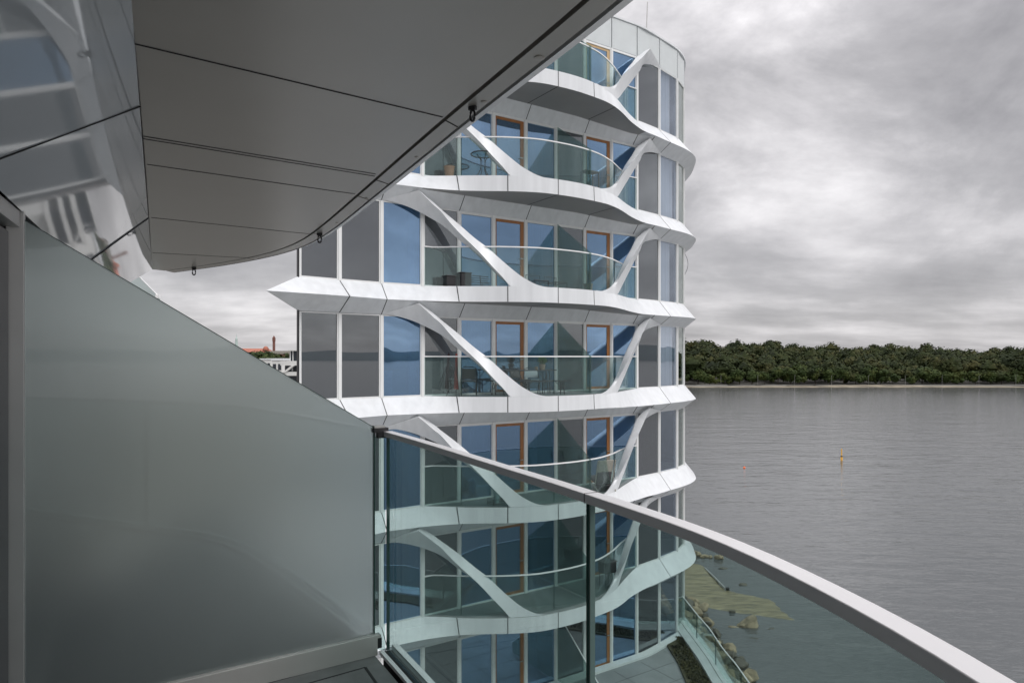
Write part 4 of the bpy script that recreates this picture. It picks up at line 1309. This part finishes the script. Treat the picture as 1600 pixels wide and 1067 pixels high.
# white neighbour with a glass top storey and a slanting brace
Y = 62
nb = thing('apartment_building', at(456, 640, Y), 'distant white building with dark glass top storey and a slanting white brace', 'building')
def nbox(n, px0, px1, y0, y1, mat, dy=0, dep=6.0):
    a = at(px0, y0, Y); b = at(px1, y1, Y); m_ = MB()
    m_.box(((a[0] + b[0]) / 2, Y + dep / 2 + dy, (a[2] + b[2]) / 2), (b[0] - a[0], dep, a[2] - b[2])); return m_.build(n, M[mat], nb)
nbox('top_storey', 450, 490, 548, 564, 'darkglass', .6); nbox('roof', 448.5, 492, 546.5, 548, 'plaster', .3)
for px in (450, 454.3, 461.5): nbox('mullion', px, px + .9, 548, 564, 'mullion', .5, .2)
nbox('storey_band', 438, 492, 564, 571, 'plaster'); nbox('window', 440, 490, 571, 581, 'darkglass', .9)
nbox('storey_band', 442, 492, 581, 587, 'plaster'); nbox('window', 444, 490, 587, 600, 'darkglass', .9); nbox('storey_band', 442, 492, 600, 606, 'plaster'); nbox('wall', 444, 490, 606, 760, 'plaster', .9)
m_ = MB(); a = at(443, 582, Y - .1); b = at(457, 571, Y - .1)
m_.hexa([(a[0] - .1, a[1], a[2]), (a[0] + .15, a[1], a[2]), (b[0] + .15, b[1], b[2]), (b[0] - .1, b[1], b[2])], [(a[0] - .1, a[1] + .3, a[2]), (a[0] + .15, a[1] + .3, a[2]), (b[0] + .15, b[1] + .3, b[2]), (b[0] - .1, b[1] + .3, b[2])])
m_.build('brace', M['plaster'], nb)
for px in (452, 460): nbox('mullion', px, px + 1, 571, 581, 'mullion', .7, .2)
# red roofed block, dome, brick tower, copper spire
Y = 420
rr = thing('red_roofed_building', at(400, 590, Y), 'long brick building with a red tiled roof and small dome in the distant town', 'building')
a = at(360, 550, Y); b = at(418, 550, Y)
m_ = MB(); m_.box(((a[0] + b[0]) / 2, Y + 6, (a[2] - 13) / 2), (b[0] - a[0], 12, a[2] + 13)); m_.build('wall', M['brick'], rr)
m_ = MB(); zt = at(400, 544.2, Y)[2]
m_.hexa([(a[0] - .5, Y - .5, a[2]), (b[0] + .5, Y - .5, a[2]), (b[0] + .5, Y + 12.5, a[2]), (a[0] - .5, Y + 12.5, a[2])], [(a[0] + 2, Y + 5.5, zt), (b[0] - 2, Y + 5.5, zt), (b[0] - 2, Y + 6.5, zt), (a[0] + 2, Y + 6.5, zt)])
m_.build('roof', M['redroof'], rr)
c = at(413.5, 547, Y); m_ = MB(); m_.lathe([(1.9, 0), (1.8, 1.1), (1.1, 2.0), (.2, 2.5)], (c[0], Y + 2, c[2]), 10); m_.build('dome', M['redroof'], rr, smooth=40)
c = at(428, 551, Y); zb = -12
bt = thing('brick_tower', (c[0], Y, zb), 'slender dark brick tower rising over the distant town', 'tower')
ht = at(428, 527.5, Y)[2] - zb
m_ = MB(); m_.box((c[0], Y, zb + (ht - 2.2) / 2), (1.25, 1.25, ht - 2.2)); m_.build('shaft', M['brick'], bt)
m_ = MB(); m_.box((c[0], Y, zb + ht - 1.1), (1.5, 1.5, 2.2)); m_.lathe([(.85, ht), (.6, ht + .5), (.1, ht + 1.2)], (c[0], Y, zb), 6); m_.build('top', M['brick'], bt)
c = at(369.5, 551, Y)
cs_ = thing('church_spire', (c[0], Y, zb), 'pale green copper spire at the left of the distant town', 'tower')
m_ = MB(); m_.box((c[0], Y, zb + 7), (3.0, 3.0, 14)); m_.build('tower', M['plaster'], cs_)
m_ = MB(); m_.lathe([(1.5, 14), (1.15, 17.5), (.8, 21), (.75, 22.8), (.25, 24), (.03, 26)], (c[0], Y, zb), 8); m_.build('spire', M['copper'], cs_)
for (px, py, yy) in ((425, 547.5, 400), (442, 547.5, 390)):
    a = at(px, py, yy)
    o = thing('house', (a[0], yy, -12), 'low brick house with grey roof right of the red roofed building' if px < 430 else 'low grey roofed house right of the brick tower', 'house')
    m_ = MB(); m_.box((a[0], yy + 4, (a[2] - 14) / 2), (7, 8, a[2] + 10)); m_.build('wall', M['brick'], o)
    m_ = MB(); z_ = a[2] - 2
    m_.hexa([(a[0] - 3.8, yy - .3, z_), (a[0] + 3.8, yy - .3, z_), (a[0] + 3.8, yy + 8.3, z_), (a[0] - 3.8, yy + 8.3, z_)], [(a[0] - 3, yy + 3.8, z_ + 1.8), (a[0] + 3, yy + 3.8, z_ + 1.8), (a[0] + 3, yy + 4.2, z_ + 1.8), (a[0] - 3, yy + 4.2, z_ + 1.8)]); m_.build('roof', M['rockdark'], o)
for i, px in enumerate((380, 387, 393, 399, 405, 411, 417, 423, 429, 434, 439, 444, 449, 455)):
    yy = 300 + (i % 3) * 12
    pt = (550 + rnd.uniform(-1.5, 1.5)) if i not in (3, 4, 5, 10) else 548 + rnd.uniform(-1, 1)
    a = at(px, pt, yy); s_ = (a[2] + 11.5) / 9.8
    tree_at(a[0], yy, -11.8, s_, i, 'round green tree in front of the red roofed town', 'trees in front of the distant town')

# ------------------------------------------------------------------ things on the tower's balconies
def D(s, d, k, z=0.0): return Vector(PM(s, d, FZ[k] - .045 + z))
ANG = math.atan2(T.y, T.x)
# round glass topped tables
def round_table(s, d, k, label, r=.36):
    c = D(s, d, k)
    o = thing('round_table', c, label, 'table')
    m_ = MB(); ring_ = [(c.x + r * math.cos(a * math.pi / 10), c.y + r * math.sin(a * math.pi / 10), c.z + .71) for a in range(21)]
    m_.tube(ring_, .018, 6); m_.build('top_rim', M['dark'], o, smooth=40)
    m_ = MB(); m_.lathe([(r - .01, .705), (r - .01, .713)], c, 20); m_.build('glass_top', M['railglass'], o)
    for a in range(4):
        an_ = a * math.pi / 2 + .5
        dx, dy = math.cos(an_), math.sin(an_)
        m_ = MB(); m_.tube([(c.x + dx * .30, c.y + dy * .30, c.z + .015), (c.x + dx * .17, c.y + dy * .17, c.z + .10), (c.x + dx * .085, c.y + dy * .085, c.z + .25), (c.x + dx * .08, c.y + dy * .08, c.z + .55), (c.x + dx * .20, c.y + dy * .20, c.z + .69)], .014, 6)
        m_.build('leg', M['dark'], o, smooth=40)
    return o
round_table(1.60, .75, 5, 'black framed round glass table behind the brace on the upper balcony')
def pot(s, d, k, r, h, label, mat='terracotta', plant=False, z=0.0):
    c = D(s, d, k, z)
    o = thing('plant_pot', c, label, 'plant pot')
    m_ = MB(); m_.lathe([(r * .72, 0), (r * .95, h * .9), (r * 1.03, h), (r * .9, h), (r * .85, h * .85)], c, 14); m_.build('pot', M[mat], o, smooth=40)
    if plant:
        m_ = MB(); rn = random.Random(int(s * 100) + k)
        for i in range(50):
            a = rn.uniform(0, 6.28); q = rn.uniform(.3, 1.3) * r; hh = rn.uniform(.3, 1.2) * r * 1.8
            p1 = Vector((c.x + math.cos(a) * q, c.y + math.sin(a) * q, c.z + h + hh)); w = r * .28
            m_.poly([(c.x + math.cos(a) * .2 * r, c.y + math.sin(a) * .2 * r, c.z + h * .9), p1 + Vector((w, 0, 0)), p1 + Vector((0, 0, w)), p1 + Vector((-w, 0, 0))])
        m_.build('leaves', M['plantgreen'], o)
    return o
pot(.72, .30, 5, .17, .32, 'woven brown pot on the upper balcony left of the round glass table')
# small side table and pale bowl on the upper balcony
c = D(5.55, .9, 5); o = thing('side_table', c, 'slim grey side table by the balcony door on the upper balcony', 'table')
m_ = MB(); m_.box((c.x, c.y, c.z + .74), (.55, .35, .03), ANG); m_.build('tabletop', M['greytextile'], o)
for a, b in ((-.25, -.15), (.25, -.15), (.25, .15), (-.25, .15)):
    m_ = MB(); q = c + Vector((T.x * a + N.x * b, T.y * a + N.y * b, 0)); m_.box((q.x, q.y, c.z + .36), (.03, .03, .72), ANG); m_.build('leg', M['greytextile'], o)
c = D(4.6, .9, 5); m_ = MB(); m_.lathe([(.12, .0), (.22, .05), (.25, .22), (.18, .26), (.05, .27)], c, 16)
tag(m_.build('floor_cushion', M['bluegrey'], smooth=50), 'pale blue round cushion on the upper balcony floor', 'cushion')
# floor 4: dark crate, grill and folded loungers
c = D(.72, .30, 4); m_ = MB(); m_.box((c.x, c.y, c.z + .17), (.32, .28, .26), ANG); m_.box((c.x, c.y, c.z + .315), (.35, .31, .03), ANG)
m_.box((c.x, c.y, c.z + .02), (.30, .26, .04), ANG)
tag(m_.build('storage_box', M['dark'], bevel=.01), 'black storage box low on the balcony behind the long brace', 'box')
c = D(1.12, .45, 4); o = thing('folded_chairs', c, 'stack of dark folded slatted chairs beside the black storage box', 'chairs')
m_ = MB(); m_.box((c.x, c.y, c.z + .20), (.34, .32, .40), ANG); m_.box((c.x, c.y, c.z + .415), (.38, .36, .03), ANG); m_.build('wrapped_bundle', M['dark'], o, bevel=.015)
m_ = MB()
for i in range(5): m_.box((c.x + T.x * .52, c.y + T.y * .52, c.z + .10 + i * .065), (.75 - .07 * (i % 3), .03, .02), ANG + .05 * (i - 2))
m_.tube([D(1.3, .40, 4, 0.0), D(1.35, .40, 4, .42)], .014, 6); m_.tube([D(1.75, .40, 4, 0.0), D(1.7, .40, 4, .40)], .014, 6)
m_.build('slats', M['dark'], o)
# wire frame chairs
def wire_chair(s, d, k, label, w=.5, h=.40, rz=0.0):
    c = D(s, d, k); a = ANG + rz; tx, ty = math.cos(a), math.sin(a)
    def q(u_, v_, z_): return (c.x + tx * u_ - ty * v_, c.y + ty * u_ + tx * v_, c.z + z_)
    o = thing('wire_chair', c, label, 'chair', None)
    m_ = MB(); m_.tube([q(-w / 2, 0, 0), q(-w / 2, .02, h), q(w / 2, .02, h), q(w / 2, 0, 0)], .011, 6); m_.build('back_frame', M['dark'], o)
    m_ = MB()
    for i in range(1, 7): u_ = -w / 2 + w * i / 7; m_.tube([q(u_, .02, h), q(u_ + .01, -.05, .16)], .005, 5)
    m_.build('back_wires', M['dark'], o)
    m_ = MB(); m_.tube([q(-w / 2, 0, .16), q(-w / 2, -.45, .20), q(w / 2, -.45, .20), q(w / 2, 0, .16)], .010, 6)
    for i in range(1, 6): u_ = -w / 2 + w * i / 6; m_.tube([q(u_, 0, .16), q(u_, -.45, .20)], .005, 5)
    m_.build('seat', M['dark'], o)
    for u_ in (-w / 2, w / 2):
        m_ = MB(); m_.tube([q(u_, -.45, .20), q(u_, -.42, 0)], .011, 6); m_.build('leg', M['dark'], o)
wire_chair(3.05, 1.25, 4, 'left low black wire chair beside the glass screen on the middle balcony')
wire_chair(3.75, 1.20, 4, 'right low black wire chair beside the glass screen on the middle balcony', rz=.15)
pot(5.35, 1.05, 4, .16, .30, 'round beige pot right of the glass screen on the middle balcony')
# floor 3: folded parasol, folding chair, beer-garden table, benches, chairs, pots
c = D(.93, .30, 3); o = thing('folded_parasol', c, 'folded dark red parasol leaning on its thin tripod in the balcony corner', 'parasol')
m_ = MB(); m_.tube([D(1.0, .22, 3, 1.25), D(.98, .24, 3, .75), D(.96, .27, 3, .2)], .03, 8, r2=.07); m_.build('canopy', M['red'], o, smooth=40)
m_ = MB(); m_.tube([D(1.0, .22, 3, 1.30), D(.96, .27, 3, 0)], .012, 6); m_.build('pole', M['dark'], o)
for ds, dd in ((-.38, .1), (-.1, .38), (.12, -.1)):
    m_ = MB(); m_.tube([D(.99, .24, 3, .95), D(.96 + ds, .27 + dd, 3, 0)], .009, 6); m_.build('leg', M['dark'], o)
def folding_chair(s, d, k, rz, label, seat='greytextile', bh=.86):
    c = D(s, d, k); a = ANG + rz; tx, ty = math.cos(a), math.sin(a)
    def q(u_, v_, z_): return (c.x + tx * u_ - ty * v_, c.y + ty * u_ + tx * v_, c.z + z_)
    o = thing('folding_chair', c, label, 'chair')
    m_ = MB(); m_.hexa([q(-.22, -.2, .44), q(.22, -.2, .44), q(.22, .2, .42), q(-.22, .2, .42)], [q(-.22, -.2, .465), q(.22, -.2, .465), q(.22, .2, .445), q(-.22, .2, .445)]); m_.build('seat', M[seat], o)
    m_ = MB(); m_.hexa([q(-.21, .20, .50), q(.21, .20, .50), q(.20, .27, bh - .05), q(-.20, .27, bh - .05)], [q(-.21, .225, .50), q(.21, .225, .50), q(.20, .295, bh - .05), q(-.20, .295, bh - .05)]); m_.build('backrest', M[seat], o)
    m_ = MB(); m_.tube([q(-.23, -.25, 0), q(-.23, .20, .5), q(-.215, .29, bh - .03), q(-.12, .30, bh), q(.12, .30, bh), q(.215, .29, bh - .03), q(.23, .20, .5), q(.23, -.25, 0)], .013, 6); m_.build('back_frame', M['dark'], o)
    for u_ in (-.215, .215):
        m_ = MB(); m_.tube([q(u_, -.2, .45), q(u_, .28, 0)], .013, 6); m_.build('leg', M['dark'], o)
folding_chair(1.35, .35, 3, 2.6, 'dark folding chair in the balcony corner beside the folded parasol')
def trestle(s0, s1, d, k, h, dep, label, cat, name):
    c = D((s0 + s1) / 2, d, k); L_ = s1 - s0; o = thing(name, c, label, cat)
    m_ = MB(); m_.box((c.x, c.y, c.z + h - .015), (L_, dep, .03), ANG); m_.build('tabletop' if h > .6 else 'seat', M['dark'], o)
    for e_ in (-1, 1):
        q = D((s0 + s1) / 2 + e_ * (L_ / 2 - .22), d, k)
        m_ = MB()
        for v_ in (-dep * .4, dep * .4): m_.tube([(q.x + N.x * v_, q.y + N.y * v_, q.z), (q.x + N.x * v_ * .8, q.y + N.y * v_ * .8, q.z + h - .03)], .014, 6)
        for v_ in (-.08, .08): m_.tube([(q.x + T.x * v_, q.y + T.y * v_, q.z), (q.x, q.y, q.z + h - .05)], .011, 6)
        m_.tube([(q.x - N.x * dep * .4, q.y - N.y * dep * .4, q.z + h * .45), (q.x + N.x * dep * .4, q.y + N.y * dep * .4, q.z + h * .45)], .010, 6)
        m_.tube([(q.x, q.y, q.z + h * .45), (q.x - e_ * T.x * .28, q.y - e_ * T.y * .28, q.z + h - .03)], .010, 6)
        m_.build('leg', M['dark'], o)
trestle(2.15, 4.05, .85, 3, .76, .5, 'long narrow black folding table on the balcony with chairs and pots', 'table', 'folding_table')
trestle(2.45, 4.30, 1.35, 3, .44, .25, 'low black folding bench between the table and the glass balustrade', 'bench', 'folding_bench')
trestle(2.0, 3.7, .35, 3, .44, .25, 'low black folding bench between the table and the windows', 'bench', 'folding_bench')
folding_chair(3.05, .62, 3, .3, 'dark grey folding chair behind the long table', bh=.80)
folding_chair(3.5, .55, 3, -.5, 'pale blue grey folding chair behind the long table', seat='bluegrey', bh=.80)
pot(3.68, .85, 3, .11, .17, 'round pot with a low plant standing on the right end of the long table', plant=True, z=.76)
pot(3.42, .9, 3, .06, .10, 'tiny pot on the long table beside the bigger plant pot', z=.76)
# cabinet inside
c = Vector(PW(-1.0, -.6, FZ[3])); m_ = MB()
m_.box((c.x, c.y, c.z + .35), (.5, .35, .66), ANG); m_.box((c.x, c.y, c.z + .69), (.54, .39, .03), ANG); m_.box((c.x + N.x * .18, c.y + N.y * .18, c.z + .35), (.46, .02, .58), ANG)
tag(m_.build('cabinet', M['cabinet']), 'white cabinet standing inside the blue window at the left', 'cabinet')
# floor 2: reclined deck chair seen from behind, wire rack, plant
c = D(5.95, 1.20, 2); o = thing('deck_chair', c, 'beige and dark padded deck chair with its back to the balustrade', 'chair')
rz = ANG - .25; tx, ty = math.cos(rz), math.sin(rz)
def q(u_, v_, z_): return (c.x + tx * u_ - ty * v_, c.y + ty * u_ + tx * v_, c.z + z_)
m_ = MB(); m_.hexa([q(-.27, .02, .62), q(.27, .02, .62), q(.27, -.10, 1.02), q(-.27, -.10, 1.02)], [q(-.27, .10, .62), q(.27, .10, .62), q(.27, -.02, 1.02), q(-.27, -.02, 1.02)]); m_.build('headrest', M['beigetextile'], o, bevel=.02)
m_ = MB(); m_.hexa([q(-.26, .16, .15), q(.26, .16, .15), q(.26, .02, .62), q(-.26, .02, .62)], [q(-.26, .24, .15), q(.26, .24, .15), q(.26, .10, .62), q(-.26, .10, .62)]); m_.build('backrest', M['greytextile'], o, bevel=.02)
m_ = MB(); m_.hexa([q(-.26, .2, .22), q(.26, .2, .22), q(.26, .75, .34), q(-.26, .75, .34)], [q(-.26, .2, .30), q(.26, .2, .30), q(.26, .75, .42), q(-.26, .75, .42)]); m_.build('seat', M['greytextile'], o, bevel=.02)
for u_ in (-.31, .31):
    m_ = MB(); m_.tube([q(u_, -.12, 1.02), q(u_, .18, .0)], .022, 6); m_.tube([q(u_, .75, .36), q(u_, -.1, .05), q(u_, -.12, 0)], .02, 6); m_.build('side_frame', M['beigetextile'], o)
m_ = MB(); m_.box(q(0, .05, .12), (.5, .25, .2), rz); m_.build('under_box', M['dark'], o, bevel=.02)
c = D(2.15, .95, 2); o = thing('wire_rack', c, 'small low black wire rack on the balcony floor behind the long brace', 'rack')
m_ = MB()
for z_ in (.05, .18): m_.tube([D(1.75, .75, 2, z_), D(2.25, .75, 2, z_), D(2.25, 1.1, 2, z_), D(1.75, 1.1, 2, z_), D(1.75, .75, 2, z_)], .009, 5)
m_.build('frame', M['dark'], o)
m_ = MB()
for s_, d_ in ((1.75, .75), (2.25, .75), (2.25, 1.1), (1.75, 1.1)): m_.tube([D(s_, d_, 2, 0), D(s_, d_, 2, .2)], .009, 5)
m_.build('legs', M['dark'], o)
m_ = MB(); cc = D(2.1, .7, 2); m_.lathe([(.07, 0), (.10, .22), (.12, .42), (.05, .5)], cc, 10); tag(m_.build('watering_jug', M['bluegrey'], smooth=40), 'pale jug standing beside the wire rack on the balcony floor', 'jug')
c = D(6.3, .9, 1); o = thing('grill', c, 'dark covered grill by the balcony door on the lowest balcony', 'grill')
m_ = MB(); m_.box((c.x, c.y, c.z + .62), (.5, .4, .36), ANG); m_.build('body', M['dark'], o, bevel=.05)
m_ = MB(); m_.box((c.x, c.y, c.z + .815), (.54, .44, .03), ANG); m_.build('lid', M['greytextile'], o, bevel=.01)
for a, b in ((-.2, -.15), (.2, -.15), (.2, .15), (-.2, .15)):
    m_ = MB(); q_ = c + Vector((T.x * a + N.x * b, T.y * a + N.y * b, 0)); m_.tube([q_, q_ + Vector((0, 0, .45))], .014, 6); m_.build('leg', M['dark'], o)
# loose cable on the right-hand corner of the tower
m_ = MB(); p0 = Vector(PW(12.95, .02, 4.25))
pts = [p0 + Vector((.14 * math.sin(math.pi * i / 14) ** 1.3, 0, -.065 * i + .03 * math.sin(i * .45))) for i in range(15)]
m_.tube(pts, .009, 5); m_.build('loose_cable', M['dark'], tower)
